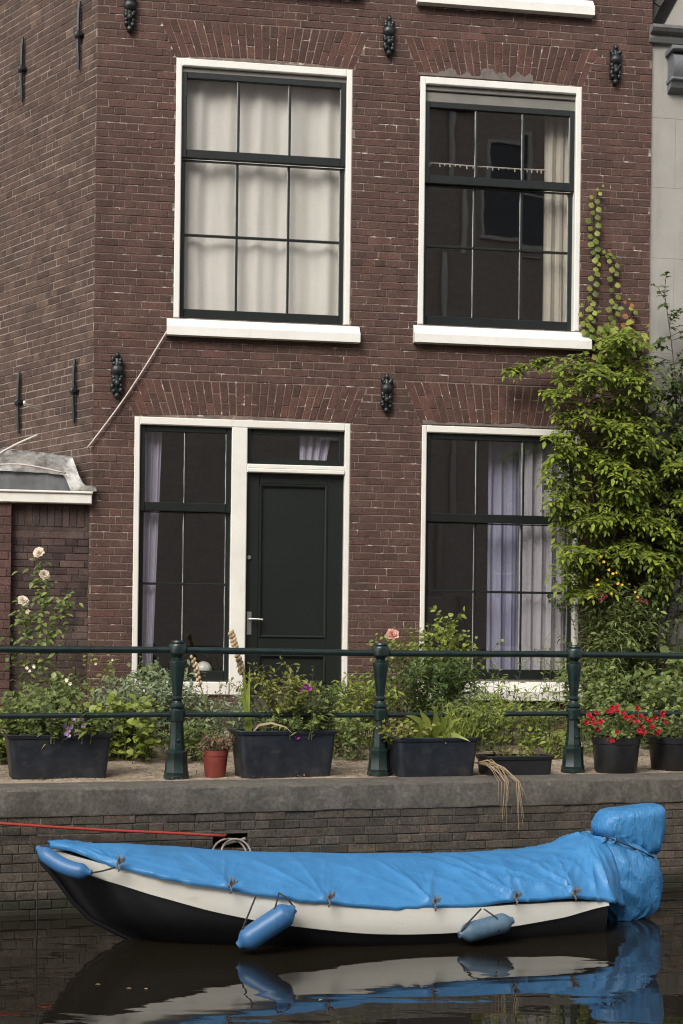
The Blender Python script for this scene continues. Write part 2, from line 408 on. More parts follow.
def glass_mat():
    m = bpy.data.materials.new('window glass'); m.use_nodes = True
    nt = m.node_tree; nt.nodes.clear(); L = nt.links.new
    out = nt.nodes.new('ShaderNodeOutputMaterial')
    tr = nt.nodes.new('ShaderNodeBsdfTransparent'); tr.inputs[0].default_value = (0.97, 0.965, 0.95, 1)
    gl = nt.nodes.new('ShaderNodeBsdfGlossy'); gl.inputs['Roughness'].default_value = 0.012
    fr = nt.nodes.new('ShaderNodeLayerWeight'); fr.inputs['Blend'].default_value = 0.5
    pw = nt.nodes.new('ShaderNodeMath'); pw.operation = 'POWER'; pw.inputs[1].default_value = 4.0
    mu = nt.nodes.new('ShaderNodeMath'); mu.operation = 'MULTIPLY_ADD'; mu.inputs[1].default_value = 0.9; mu.inputs[2].default_value = 0.21
    mu.use_clamp = True
    co = nt.nodes.new('ShaderNodeTexCoord').outputs['Object']
    bn = nt.nodes.new('ShaderNodeBump'); bn.inputs['Strength'].default_value = 0.35; bn.inputs['Distance'].default_value = 0.0008
    L(noise_tex(nt, co, 3.0, 1), bn.inputs['Height']); L(bn.outputs[0], gl.inputs['Normal'])
    mx = nt.nodes.new('ShaderNodeMixShader')
    L(fr.outputs['Facing'], pw.inputs[0]); L(pw.outputs[0], mu.inputs[0]); L(mu.outputs[0], mx.inputs[0]); L(tr.outputs[0], mx.inputs[1]); L(gl.outputs[0], mx.inputs[2]); L(mx.outputs[0], out.inputs[0])
    return m
m_glass = glass_mat()

def water_mat():
    m = bpy.data.materials.new('canal water'); m.use_nodes = True
    nt = m.node_tree; L = nt.links.new
    bs = nt.nodes['Principled BSDF']
    bs.inputs['Base Color'].default_value = (0.012, 0.0095, 0.006, 1)
    bs.inputs['Roughness'].default_value = 0.015
    bs.inputs['IOR'].default_value = 1.42
    bs.inputs['Specular IOR Level'].default_value = 0.6
    co = nt.nodes.new('ShaderNodeTexCoord').outputs['Object']
    b1 = nt.nodes.new('ShaderNodeBump'); b1.inputs['Strength'].default_value = 0.15; b1.inputs['Distance'].default_value = 0.02
    L(noise_tex(nt, co, (0.8, 2.4, 1), 1, 0.5, 1.2), b1.inputs['Height'])
    b2 = nt.nodes.new('ShaderNodeBump'); b2.inputs['Strength'].default_value = 0.03; b2.inputs['Distance'].default_value = 0.01
    L(noise_tex(nt, co, (7, 13, 1), 2, 0.5, 0.5), b2.inputs['Height'])
    L(b1.outputs[0], b2.inputs['Normal']); L(b2.outputs[0], bs.inputs['Normal'])
    return m
m_water = water_mat()

# ------------------------------------------------------------------ brickwork
def spans(a, b, holes):
    out = [(a, b)]
    for h0, h1 in holes:
        nxt = []
        for p, q in out:
            if h1 <= p or h0 >= q: nxt.append((p, q)); continue
            if h0 > p: nxt.append((p, h0))
            if h1 < q: nxt.append((h1, q))
        out = nxt
    return out

def one_brick(mb, a, b, z0, z1, y, r, rough=1.0):
    d = r.uniform(0.0005, 0.0055) * rough
    e = 0.004
    j = lambda: r.uniform(-0.0018, 0.0018) * rough
    q = [(a+j(), z0+j()), (b+j(), z0+j()), (b+j(), z1+j()), (a+j(), z1+j())]
    ins = [(e, e), (-e, e), (-e, -e), (e, -e)]
    v = [(x, y+0.012, z) for x, z in q] + [(x, y-d+0.003, z) for x, z in q]
    v += [(x+i*r.uniform(0.7, 1.6), y-d+r.uniform(-0.0008, 0.0008)*rough, z+k*r.uniform(0.7, 1.5)) for (x, z), (i, k) in zip(q, ins)]
    f = [(8, 9, 10, 11)]
    for i in range(4):
        k = (i + 1) % 4
        f += [(i, k, 4+k, 4+i), (4+i, 4+k, 8+k, 8+i)]
    mb.add(v, f)

def brick_field(mb, x0, x1, z0, z1, holes, y=0.0, course=0.0755, L=0.235, joint=0.0095, seed=1, rough=1.0, jv=0.005):
    r = random.Random(seed)
    n = int((z1 - z0) / course)
    for k in range(n):
        a = z0 + k * course
        zc = a + course / 2
        x = x0 - r.uniform(0, 0.01) - (0.5 * L * ((k // 2) % 2) if k % 2 == 0 else 0.25 * L)
        hl = holes(zc)
        i = 0
        while x < x1:
            if k % 2 == 0: l = L
            else: l = (L / 2 if (i % 3 or r.random() < 0.5) else L)
            i += 1
            l *= r.uniform(0.97, 1.03)
            p, q = max(x + jv*0.5, x0), min(x + l - jv*0.5, x1)
            x += l
            if q - p < 0.02: continue
            for s0, s1 in spans(p, q, hl):
                if s1 - s0 > 0.022:
                    one_brick(mb, s0, s1, a + joint*0.45, a + course - joint*0.45, y, r, rough)

def sheet_with_holes(mb, x0, x1, z0, z1, rects, y):
    xs = sorted({x0, x1, *[v for h in rects for v in h[:2]]})
    zs = sorted({z0, z1, *[v for h in rects for v in h[2:]]})
    xs = [x for x in xs if x0 <= x <= x1]; zs = [z for z in zs if z0 <= z <= z1]
    for a, b in zip(xs, xs[1:]):
        for c, d in zip(zs, zs[1:]):
            mx, mz = (a+b)/2, (c+d)/2
            if any(h[0] < mx < h[1] and h[2] < mz < h[3] for h in rects): continue
            mb.add([(a, y, c), (b, y, c), (b, y, d), (a, y, d)], [(0, 1, 2, 3)])

# ================================================================== THE BRICK HOUSE
house = thing('brick_house', 'dark purple-brown brick canal house with white window frames and black door', 'house', FAC, (-2.48, 0, 1.0))
SILL_H = 0.18
OPEN = [  # x0, x1, z0, z1, arch top
    (-1.71, 0.045, 5.16, 7.715, 8.10),
    (0.735, 2.42, 5.20, 7.70, 8.10),
    (-2.075, 0.065, 1.45, 4.175, 4.55),
    (0.795, 2.45, 1.62, 4.185, 4.62),
    (-1.71, 0.045, 8.62, 10.6, 11.0),
    (0.735, 2.42, 8.60, 10.6, 11.0),
]
TOPZ = 10.9
OPEN = [(*o[:4], 1.0 + 0.0755*round((o[4]-1.0)/0.0755)) for o in OPEN]
def holes_front(z):
    out = []
    for x0, x1, z0, z1, za in OPEN:
        if z0 - 0.03 < z < z1 + 0.02: out.append((x0 - 0.004, x1 + 0.004))
        elif z1 <= z < za and za < TOPZ:
            k = (z - z1) * 0.42
            out.append((x0 - 0.01 - k, x1 + 0.01 + k))
    return out
wall = MB()
brick_field(wall, -2.48, 3.165, 1.0, TOPZ, holes_front, seed=3)
emit('front_wall', wall, m_brick, house, smooth=False)
mort = MB()
sheet_with_holes(mort, -2.48, 3.165, 0.8, TOPZ, [o[:4] for o in OPEN], 0.0015)
for x0, x1, z0, z1, za in OPEN:      # reveals
    mort.add([(x0,0.0015,z0),(x0,0.3,z0),(x0,0.3,z1),(x0,0.0015,z1)], [(0,1,2,3)])
    mort.add([(x1,0.0015,z0),(x1,0.3,z0),(x1,0.3,z1),(x1,0.0015,z1)], [(3,2,1,0)])
    mort.add([(x0,0.0015,z1),(x1,0.0015,z1),(x1,0.3,z1),(x0,0.3,z1)], [(0,1,2,3)])
mort.box(3.14, 3.165, 0.0046, 3.5, 0.8, TOPZ)
emit('mortar_bed', mort, m_mortar, house)
# flared brick arches
def arch(x0, x1, z1, za, seed):
    r = random.Random(seed)
    mb = MB()
    cx = (x0 + x1) / 2; hw = (x1 - x0) / 2
    hgt = za - z1
    n = int((2*hw + 0.02) / 0.071)
    for i in range(n):
        a0 = -1 + 2 * i / n; a1 = -1 + 2 * (i + 1) / n
        def P(a, t):       # t 0 bottom .. 1 top
            zz = z1 + 0.004 + hgt * t - (0.0 if t > 0 else 0) + 0.035 * (1 - a*a) * (1 - t)
            return (cx + a * (hw + 0.01 + 0.42 * hgt * t), zz)
        g = 0.0042 / hw
        cuts = [0.0, 0.98]
        u = r.random()
        if i % 2 == 0: cuts = [0.0, 0.34 + 0.02*u, 0.98]
        else: cuts = [0.0, 0.62 + 0.03*u, 0.98]
        for c0, c1 in zip(cuts, cuts[1:]):
            q = [P(a0+g, c0+0.008), P(a1-g, c0+0.008), P(a1-g, c1-0.008), P(a0+g, c1-0.008)]
            d = r.uniform(0.0, 0.005)
            v = [(x, 0.012, z) for x, z in q] + [(x, -d+0.003, z) for x, z in q]
            mx = sum(p[0] for p in q)/4; mz = sum(p[1] for p in q)/4
            v += [(x + (0.005 if x < mx else -0.005), -d, z + (0.005 if z < mz else -0.005)) for x, z in q]
            f = [(8, 9, 10, 11)]
            for k in range(4):
                k2 = (k+1) % 4
                f += [(k, k2, 4+k2, 4+k), (4+k, 4+k2, 8+k2, 8+k)]
            mb.add(v, f)
    emit('brick_arch', mb, m_brick_red, house)
for i, o in enumerate(OPEN[:4]): arch(o[0], o[1], o[3], o[4], 50 + i)
# smears of old mortar over the right-hand arches
def smear(x0, x1, zf, h, seed):
    r = random.Random(seed)
    mb = MB()
    n = 70
    top = [zf + 0.02 + h * min(0.62, max(0.1, mnoise.noise(Vector((i*0.13, seed*3.1, 0))) * 1.2 + 0.3 + 0.2*mnoise.noise(Vector((i*0.7, seed, 4))))) for i in range(n+1)]
    vs = []
    for i in range(n+1):
        x = x0 + (x1-x0) * i / n
        vs += [(x, -0.0075, zf + 0.012), (x, -0.0075, top[i]), (x, 0.01, top[i] + 0.006), (x, 0.01, zf + 0.012)]
    fs = []
    for i in range(n):
        a, b = i*4, i*4+4
        fs += [(a, b, b+1, a+1), (a+1, b+1, b+2, a+2), (a, a+3, b+3, b)]
    mb.add(vs, fs)
    emit('mortar_smear', mb, m_plaster_patch, house)
smear(0.72, 1.9, 7.70, 0.16, 2)
smear(0.8, 2.3, 4.185, 0.05, 5)
# side wall
swall = MB()
brick_field(swall, -5.0, 0.0, 1.0, TOPZ, lambda z: [], seed=9)
o = emit('side_wall', swall, m_brick_side, None, SIDE, (0, 0, 1.0))
def adopt(o, parent):           # parent a piece built in another frame
    mw = o.matrix_world.copy()
    o.parent = parent
    o.matrix_parent_inverse = Matrix.Identity(4)
    o.matrix_basis = parent.matrix_world.inverted() @ mw
bpy.context.view_layer.update()
adopt(o, house)
smort = MB()
smort.add([(-5, 0.001, 0.8), (0.001, 0.001, 0.8), (0.001, 0.001, TOPZ), (-5, 0.001, TOPZ)], [(0, 1, 2, 3)])
o = emit('side_mortar_bed', smort, m_mortar_side, None, SIDE, (0, 0, 1.0)); bpy.context.view_layer.update(); adopt(o, house)
# bar anchors on the side wall
for ax, z0, z1 in ((-1.42, 7.60, 8.27), (-0.29, 7.62, 8.29), (-1.41, 4.13, 4.78), (-0.3, 4.12, 4.76)):
    mb = MB()
    n = 7
    mb.tube([(ax + 0.004*math.sin(k*2), -0.03 - 0.012*math.sin(PI*k/n), z0 + (z1-z0)*k/n) for k in range(n+1)], [0.012]+[0.021]*(n-1)+[0.013], 6)
    zm = (z0+z1)/2
    mb.blob((ax, -0.05, zm), (0.035, 0.035, 0.045), 8, 6)
    mb.box(ax-0.05, ax+0.05, -0.04, 0.0, zm-0.012, zm+0.012)
    o = emit('bar_anchor', mb, m_iron, None, SIDE, smooth=40); bpy.context.view_layer.update(); adopt(o, house)
# cast-iron ornamental anchors on the front
def ornament(x, z0, z1, seed):
    r = random.Random(seed)
    mb = MB()
    h = z1 - z0; zm = lambda t: z0 + h*t
    mb.tube([(x, 0.0, zm(0.02)), (x, -0.035, zm(0.05)), (x, -0.045, zm(0.5)), (x, -0.04, zm(0.95)), (x, 0.0, zm(0.99))], [0.02, 0.024, 0.03, 0.024, 0.015], 8)
    mb.blob((x, -0.05, zm(0.6)), (0.062, 0.05, 0.06), 10, 8, 0.05)
    mb.blob((x, -0.05, zm(0.92)), (0.026, 0.03, 0.035), 8, 6, 0.05)
    mb.blob((x, -0.045, zm(0.04)), (0.03, 0.03, 0.03), 8, 6, 0.05)
    for t, w in ((0.82, 0.05), (0.76, 0.04), (0.45, 0.055), (0.38, 0.04), (0.25, 0.052), (0.16, 0.046)):
        for s in (-1, 1):
            mb.blob((x + s*w*r.uniform(0.6, 0.85), -0.04, zm(t + r.uniform(-0.02, 0.02))), (0.024, 0.032, 0.024 + r.uniform(0, 0.012)), 8, 6, 0.08)
    mb.blob((x, -0.06, zm(0.31)), (0.03, 0.035, 0.035), 8, 6, 0.08)
    emit('ornamental_anchor', mb, m_iron, house, smooth=True)
for i, (x, a, b) in enumerate(((-2.17, 7.93, 8.33), (0.40, 7.875, 8.26), (2.76, 7.745, 8.14), (-2.25, 4.345, 4.79), (0.42, 4.30, 4.68))):
    ornament(x, a, b, 20 + i)

# ---- windows
def sash_bars(mb, x0, x1, z0, z1, y0, y1, stile, top, bot, cols, mids, muntin=0.024):
    mb.bbox(x0, x0+stile, y0, y1, z0, z1)
    mb.bbox(x1-stile, x1, y0, y1, z0, z1)
    mb.bbox(x0+stile, x1-stile, y0, y1, z0, z0+bot)
    mb.bbox(x0+stile, x1-stile, y0, y1, z1-top, z1)
    ix0, ix1 = x0+stile, x1-stile
    w = (ix1-ix0) / cols
    zs = [z0+bot] + list(mids) + [z1-top]
    for m in mids:
        mb.bbox(ix0, ix1, y0+0.006, y1-0.004, m-muntin/2, m+muntin/2, 0.007)
    for k in range(1, cols):
        for a, b in zip(zs, zs[1:]):
            a2 = a + (muntin/2 if a in mids else 0); b2 = b - (muntin/2 if b in mids else 0)
            mb.bbox(ix0+k*w-muntin/2, ix0+k*w+muntin/2, y0+0.008, y1-0.004, a2, b2, 0.007)

def pane_sheet(x0, x1, z0, z1, y, nx=1, nz=1):      # each old pane sits a hair out of true
    mb = MB()
    for i in range(nx):
        for j in range(nz):
            a, b = x0+(x1-x0)*i/nx, x0+(x1-x0)*(i+1)/nx
            c, e = z0+(z1-z0)*j/nz, z0+(z1-z0)*(j+1)/nz
            t1, t2 = rng.uniform(-0.0022, 0.0022), rng.uniform(-0.0028, 0.0028)
            mb.add([(a, y-t1-t2, c), (b, y+t1-t2, c), (b, y+t1+t2, e), (a, y-t1+t2, e)], [(0, 1, 2, 3)])
    return mb

m_putty = M('putty', (0.36, 0.36, 0.33), 0.7, 0.25, 20)
def putty_lines(win, X0, X1, Z0, Z1, y, stile, cols, seed):
    r = random.Random(seed)
    w = (X1-X0-2*stile)/cols
    for k in range(1, cols+1):
        x = X0+stile+k*w - (0.012 if k < cols else 0.0)
        mb = MB(); n = 9
        vs = []
        for i in range(n+1):
            z = Z0+(Z1-Z0)*i/n; t = r.uniform(0.003, 0.0085)
            vs += [(x-t, y-0.003, z), (x-0.0005, y-0.003, z), (x-0.0005, y+0.004, z), (x-t, y+0.004, z)]
        mb.add(vs, [(i*4+j, i*4+(j+1) % 4, i*4+4+(j+1) % 4, i*4+4+j) for i in range(n) for j in range(4)] + [(3, 2, 1, 0), (4*n, 4*n+1, 4*n+2, 4*n+3)])
        emit('putty_line', mb, m_putty, win)
def fill_sashes(win, X0, X1, Z0, Z1, zr, cols, mids, top_rail=0.06):
    up = MB(); sash_bars(up, X0, X1, zr-0.05, Z1, 0.035, 0.078, 0.052, top_rail, 0.085, cols, [])
    emit('upper_sash', up, m_sash, win)
    emit('pane', pane_sheet(X0+0.05, X1-0.05, zr+0.03, Z1-top_rail+0.002, 0.058, cols, 1), m_glass, win)
    putty_lines(win, X0, X1, zr+0.036, Z1-top_rail-0.002, 0.052, 0.052, cols, int(X0*100)+7)
    putty_lines(win, X0, X1, Z0+0.106, zr-0.066, 0.098, 0.046, cols, int(X0*100)+9)
    lo = MB(); sash_bars(lo, X0, X1, Z0, zr-0.052, 0.082, 0.125, 0.046, 0.012, 0.105, cols, mids)
    emit('lower_sash', lo, m_sash, win)
    emit('pane', pane_sheet(X0+0.044, X1-0.044, Z0+0.1, zr-0.06, 0.104, cols, 2), m_glass, win)

def frame_box(mb, x0, x1, z0, z1, jw, head, y0=-0.008, y1=0.16):
    mb.bbox(x0, x0+jw, y0, y1, z0, z1, 0.008)
    mb.bbox(x1-jw, x1, y0, y1, z0, z1, 0.008)
    mb.bbox(x0+jw, x1-jw, y0, y1, z1-head, z1, 0.008)

def sill(win, x0, x1, z0, z1, lip=0.09, mat=m_white):
    mb = MB()
    mb.prism([(0, 0)], 0, 0) if False else None
    h = z1 - z0
    # sloping weathered board above a deep moulded face
    prof = [(-lip, z0), (-lip, z0+0.085), (-lip+0.012, z0+0.097), (-0.012, z1-0.012), (0.15, z1), (0.15, z0)]
    n = len(prof)
    mb.add([(x0, y, z) for y, z in prof] + [(x1, y, z) for y, z in prof],
           [tuple(range(n-1, -1, -1)), tuple(range(n, 2*n))] + [(i, (i+1) % n, n+(i+1) % n, n+i) for i in range(n)])
    emit('sill', mb, mat, win)

def window(o, cols, zr, mids, sill_x, gap=0.0, mat=m_white, jw=0.058, head=0.075, sz=0.19):
    x0, x1, z0, z1 = o[:4]
    fr = MB(); frame_box(fr, x0, x1, z0, z1, jw, head)
    win = emit('window', fr, mat, house)
    X0, X1, Z1 = x0+jw, x1-jw, z1-head
    if gap:
        b = MB(); b.bbox(X0, X1, 0.05, 0.15, Z1-gap, Z1-0.055); b.bbox(X0, X1, 0.03, 0.15, Z1-0.052, Z1-0.002)
        emit('housing_and_head_shade', b, m_housing_shade, win)  # real housing at upper right; at upper left, painted shade under the head
    fill_sashes(win, X0, X1, z0+0.005, Z1-gap, zr, cols, mids)
    sill(win, sill_x[0], sill_x[1], z0-sz, z0-0.001, 0.09, mat)
    return win
window(OPEN[0], 3, 6.80, [6.005], (-1.775, 0.14), 0.045, sz=0.185)  # grey strip in the gap stands in for shade under the white head
window(OPEN[1], 3, 6.69, [6.02], (0.69, 2.53), 0.16, sz=0.195)
window(OPEN[4], 3, 9.9, [9.3], (-1.77, 0.11), 0, sz=0.19)
window(OPEN[5], 3, 9.9, [9.3], (0.68, 2.52), 0, sz=0.19)
window(OPEN[3], 3, 3.27, [2.52], (0.77, 2.5), 0, mat=m_white_door, jw=0.05, head=0.07, sz=0.2)
# ground floor left: one white frame holding sash window, fanlight and door
x0, x1, z0, z1 = OPEN[2][:4]
fr = MB()
frame_box(fr, x0, x1, z0, z1, 0.055, 0.075)
fr.bbox(-1.12, -0.965, -0.008, 0.16, z0, z1-0.075, 0.008)
fr.bbox(-0.965, x1-0.055, -0.02, 0.16, 3.662, 3.70, 0.006)
fr.bbox(-0.965, x1-0.055, -0.008, 0.16, 3.70, 3.745, 0.008)
dfr = emit('door_frame', fr, m_white_door, house)
w = MB(); w.bbox(x0+0.055, -1.12, -0.03, 0.16, z0, z0+0.13, 0.01)
lw = emit('window', w, m_white_door, house)
fill_sashes(lw, x0+0.055, -1.12, z0+0.135, z1-0.075, 3.31, 2, [2.545])
fan = MB(); sash_bars(fan, -0.963, x1-0.057, 3.747, z1-0.077, 0.05, 0.1, 0.05, 0.05, 0.06, 1, [])
fl = emit('fanlight', fan, m_sash, house)
emit('pane', pane_sheet(-0.92, x1-0.1, 3.80, z1-0.12, 0.075), m_glass, fl)
# door
DX0, DX1, DZ0, DZ1 = -0.962, 0.008, 1.452, 3.658
d = MB()
d.bbox(DX0, DX1, 0.075, 0.12, DZ0, DZ1, 0.002)
d.bbox(DX0+0.001, DX0+0.125, 0.055, 0.0745, DZ0, DZ1, 0.004)
d.bbox(DX1-0.155, DX1-0.001, 0.055, 0.0745, DZ0, DZ1, 0.004)
for a, b in ((DZ1-0.10, DZ1-0.001), (1.86, 2.02), (DZ0, DZ0+0.12)):
    d.bbox(DX0+0.126, DX1-0.156, 0.055, 0.0745, a, b, 0.004)
for a, b in ((2.02, DZ1-0.10), (DZ0+0.12, 1.86)):
    px0, px1 = DX0+0.126, DX1-0.156
    e = 0.03
    d.bbox(px0, px0+e, 0.043, 0.0745, a, b, 0.012); d.bbox(px1-e, px1, 0.043, 0.0745, a, b, 0.012)
    d.bbox(px0+e, px1-e, 0.043, 0.0745, a, a+e, 0.012); d.bbox(px0+e, px1-e, 0.043, 0.0745, b-e, b, 0.012)
door = emit('door', d, m_door, house)
h = MB()
h.bbox(DX0+0.015, DX0+0.062, 0.045, 0.0545, 2.05, 2.28, 0.003)
h.tube([(DX0+0.038, 0.05, 2.205), (DX0+0.038, 0.0, 2.205), (DX0+0.06, -0.008, 2.206), (DX0+0.17, -0.005, 2.203)], 0.0105, 8)
emit('handle', h, m_steel, door, smooth=40)
h = MB(); h.tube([(DX0+0.03, 0.06, 2.82), (DX0+0.03, 0.035, 2.82)], [0.024, 0.019], 12)
emit('lock', h, m_steel, door, smooth=40)
st = MB(); st.bbox(-1.1, 0.12, -0.32, 0.1, 1.06, 1.25, 0.012); st.bbox(-1.05, 0.07, -0.02, 0.16, 1.251, 1.449, 0.01)
emit('doorstep', st, M('bluestone step', (0.05, 0.05, 0.048), 0.7, 0.25, 8, bump=(40, 0.003)), house)
# rooms behind the glass, and a flat roof
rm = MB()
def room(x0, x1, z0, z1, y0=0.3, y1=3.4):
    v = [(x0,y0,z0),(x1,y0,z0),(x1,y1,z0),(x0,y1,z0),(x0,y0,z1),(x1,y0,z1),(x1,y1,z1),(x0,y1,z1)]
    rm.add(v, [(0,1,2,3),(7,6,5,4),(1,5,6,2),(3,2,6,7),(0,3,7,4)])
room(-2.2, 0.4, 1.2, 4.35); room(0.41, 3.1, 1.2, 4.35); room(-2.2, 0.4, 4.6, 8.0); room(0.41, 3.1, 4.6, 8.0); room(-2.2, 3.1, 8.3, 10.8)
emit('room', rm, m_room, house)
rf = MB(); rf.prism([(-2.7, TOPZ), (3.3, TOPZ), (3.3, TOPZ+0.25), (-2.7, TOPZ+0.25)], -0.25, 5.0)
emit('roof', rf, m_stone, house)
# ---- curtains: each hangs behind its window
def curtain(label, x0, x1, z0, z1, y, lam, amp, mat, seed, gather=0.0, group=None):
    r = random.Random(seed); ph = r.uniform(0, 6)
    def f(u, v):
        xx = x0 + (x1-x0)*u
        if gather: xx = x0 + (x1 - x0) * u * (1 - gather * (1 - v))
        w = 2*PI*(x1-x0)*u/lam
        k = mnoise.noise(Vector((u*(x1-x0)*4, v*1.2 + seed, seed)))
        a = amp * (0.55 + 0.9*abs(mnoise.noise(Vector((u*(x1-x0)*3+9, seed, v*0.6)))))*(1.15 - 0.35*v)
        return (xx, y + a*math.sin(w + ph + 1.6*k) + 0.3*a*math.sin(2.3*w + 1.2*k), z0 + (z1-z0)*v)
    mb = MB(); mb.grid(f, max(30, int((x1-x0)/lam*26)), 20)
    emit('curtain', mb, mat, None, FAC, smooth=True, label=label, cat='curtain', group=group)
curtain('white full-width curtain behind the upper left window', -1.7, 0.04, 5.1, 7.72, 0.2, 0.33, 0.024, m_sheer, 1)
curtain('cream narrow curtain at right edge of the upper right window', 2.1, 2.4, 5.15, 7.66, 0.25, 0.1, 0.03, m_cream, 2)
curtain('lilac narrow curtain at left edge of the window beside the door', -2.02, -1.80, 1.5, 4.1, 0.19, 0.075, 0.02, m_lilac, 3, 0.35)
curtain('pale lilac short curtain in the fanlight above the door', -0.42, -0.09, 3.7, 4.14, 0.2, 0.09, 0.022, m_lilac, 4, 0.25)
curtain('bluish inner curtain in middle of the lower right window', fz(487, 560, 0.36)[0], fz(524, 560, 0.36)[0], 1.6, 4.1, 0.36, 0.12, 0.03, m_blue_cur, 5)
curtain('grey lilac pleated curtain at right of the lower right window', fz(517, 560, 0.24)[0], 2.44, 1.55, 4.15, 0.24, 0.12, 0.034, m_grey_cur, 6)
rz_ = fz(500, 167, 0.17)[1]
mb = MB(); rr_ = random.Random(2)
mb.tube([(0.82, 0.17, rz_), (1.3, 0.17, rz_-0.008), (1.8, 0.17, rz_-0.01), (2.1, 0.17, rz_-0.004)], 0.007, 6)
for k in range(22):
    x = 0.85 + 1.2*k/21 + rr_.uniform(-.02, .02)
    mb.tube([(x, 0.165, rz_-0.008), (x+0.004, 0.165, rz_-0.02-rr_.random()*0.025)], 0.007, 5)
emit('curtain_rod', mb, m_cream, None, FAC, label='thin pale rod with short pegs across the upper right window', cat='curtain rod')
mb = MB(); mb.blob((-1.36, 0.24, 1.70), (0.085, 0.085, 0.08), 18, 12)
mb.v = [(x, y, max(z, 1.67)) for x, y, z in mb.v]
emit('glass_globe', mb, m_ball, None, FAC, smooth=True, label='milky glass globe on the inner sill of the window left of the door', cat='ornament')
mb = MB(); mb.box(-1.98, -1.14, 0.2, 0.36, 1.58, 1.668)
emit('inner_sill', mb, m_room, house)
mb = MB()
cab = [fz(170, 326, -0.04), fz(88, 447, -0.04)]
mb.tube([(cab[0][0]+0.02, 0.0, cab[0][1]+0.03)] + [(cab[0][0] + (cab[1][0]-cab[0][0])*t, -0.035, cab[0][1] + (cab[1][1]-cab[0][1])*t - 0.05*math.sin(PI*t)) for t in [i/12 for i in range(13)]] + [(cab[1][0], 0.02, cab[1][1]-0.01)], 0.008, 6)
emit('cable', mb, m_cable, None, FAC, smooth=True, label='pale cable slung diagonally across the front wall from the upper left sill', cat='cable')

# ================================================================== LEAN-TO AT THE LEFT
annex = thing('lean_to', 'low brick lean-to with lead-covered roof edge and white fascia against the side wall', 'outbuilding', FAC, (-3.4, 0, 1.0))
RX0 = -5.6
ab = MB()
brick_field(ab, RX0, -2.505, 1.0, 3.07, lambda z: [], y=0.035, course=0.07, seed=31)
r = random.Random(5)
x = RX0
while x < -2.56:                       # soldier course under the fascia
    one_brick(ab, x+0.005, x+0.066, 3.08, 3.285, 0.035, r); x += 0.071
ab.add([(RX0, 0.038, 0.9), (-2.503, 0.038, 0.9), (-2.503, 0.038, 3.3), (RX0, 0.038, 3.3)], [(0, 1, 2, 3)])
emit('recessed_wall', ab, m_brick_annex, annex)
pb = MB()
xp = fz(10, 600, -0.1)[0]
brick_field(pb, RX0, xp, 1.0, 3.29, lambda z: [], y=-0.04, course=0.083, L=0.25, seed=33)
pb.add([(RX0, -0.0365, 0.9), (xp-0.001, -0.0365, 0.9), (xp-0.001, -0.0365, 3.29), (RX0, -0.0365, 3.29)], [(0, 1, 2, 3)])
pb.add([(xp-0.001, -0.0365, 0.9), (xp-0.001, 0.036, 0.9), (xp-0.001, 0.036, 3.29), (xp-0.001, -0.0365, 3.29)], [(0, 1, 2, 3)])
emit('pier', pb, m_brick_pier, annex)
fb = MB()
fb.bbox(RX0, -2.478, -0.085, 0.0, 3.30, 3.395, 0.006)
fb.bbox(RX0, -2.47, -0.105, 0.0, 3.3955, 3.418, 0.006)
emit('fascia', fb, m_white_door, annex)
def crumple(poly_pts, nx, nz, seed, amp):
    pass
lb = MB()
def leadpath(poly, y0, y1, seed):      # a dressed sheet following a profile, crumpled
    pts = []
    for (a, b), (c, e) in zip(poly, poly[1:]):
        n = max(2, int(math.hypot(c-a, e-b) / 0.025))
        pts += [(a+(c-a)*i/n, b+(e-b)*i/n) for i in range(n)]
    pts.append(poly[-1])
    nn = len(pts) - 1
    def f(u, v):
        x, z = pts[round(u*nn)]
        y = y0 + (y1-y0)*v
        k = 0.014*mnoise.noise(Vector((x*9+seed, y*9, z*9))) + 0.008*mnoise.noise(Vector((x*25, y*22, z*25)))
        return (x + k*0.4, y + k*1.2, z + k)
    lb.grid(f, nn, 14)
# front face of the lead upstand (a band), its top and its sloping end
def band(outer, inner, y, seed):
    n = 70
    def at(poly, t):
        ls = [math.hypot(c-a, e-b) for (a, b), (c, e) in zip(poly, poly[1:])]
        d = t * sum(ls)
        for (a, b), (c, e), l in zip(poly, poly[1:], ls):
            if d <= l: return a+(c-a)*d/l, b+(e-b)*d/l
            d -= l
        return poly[-1]
    def f(u, v):
        a = at(outer, u); b = at(inner, u)
        x, z = a[0]+(b[0]-a[0])*v, a[1]+(b[1]-a[1])*v
        k = 0.02*mnoise.noise(Vector((x*8, 3+seed, z*8))) + 0.01*mnoise.noise(Vector((x*22, seed, z*22)))
        return (x+k*0.3, y+0.12*v+k, z+k*0.3)
    lb.grid(f, n, 8)
outer = [(RX0, 3.80), (-3.34, 3.81), (-2.98, 3.785), (-2.67, 3.75), (-2.60, 3.56), (-2.555, 3.475), (-2.44, 3.475), (-2.43, 3.425)]
inner = [(RX0, 3.60), (-3.34, 3.61), (-3.0, 3.60), (-2.75, 3.585), (-2.72, 3.52), (-2.69, 3.425), (-2.60, 3.422), (-2.50, 3.420)]
band(outer, inner, -0.1, 1)
leadpath(outer[:5], -0.1, 0.9, 4)
leadpath(outer[4:], -0.1, 0.25, 6)
emit('lead_flashing', lb, m_lead, annex, smooth=True)
zb = MB(); zb.bbox(RX0, -2.66, 0.05, 0.1, 3.42, 3.70, 0.002)
emit('zinc_panel', zb, m_zinc, annex)
mb = MB()
c0, c1 = fz(-14, 462, -0.18), fz(38, 437, -0.18)
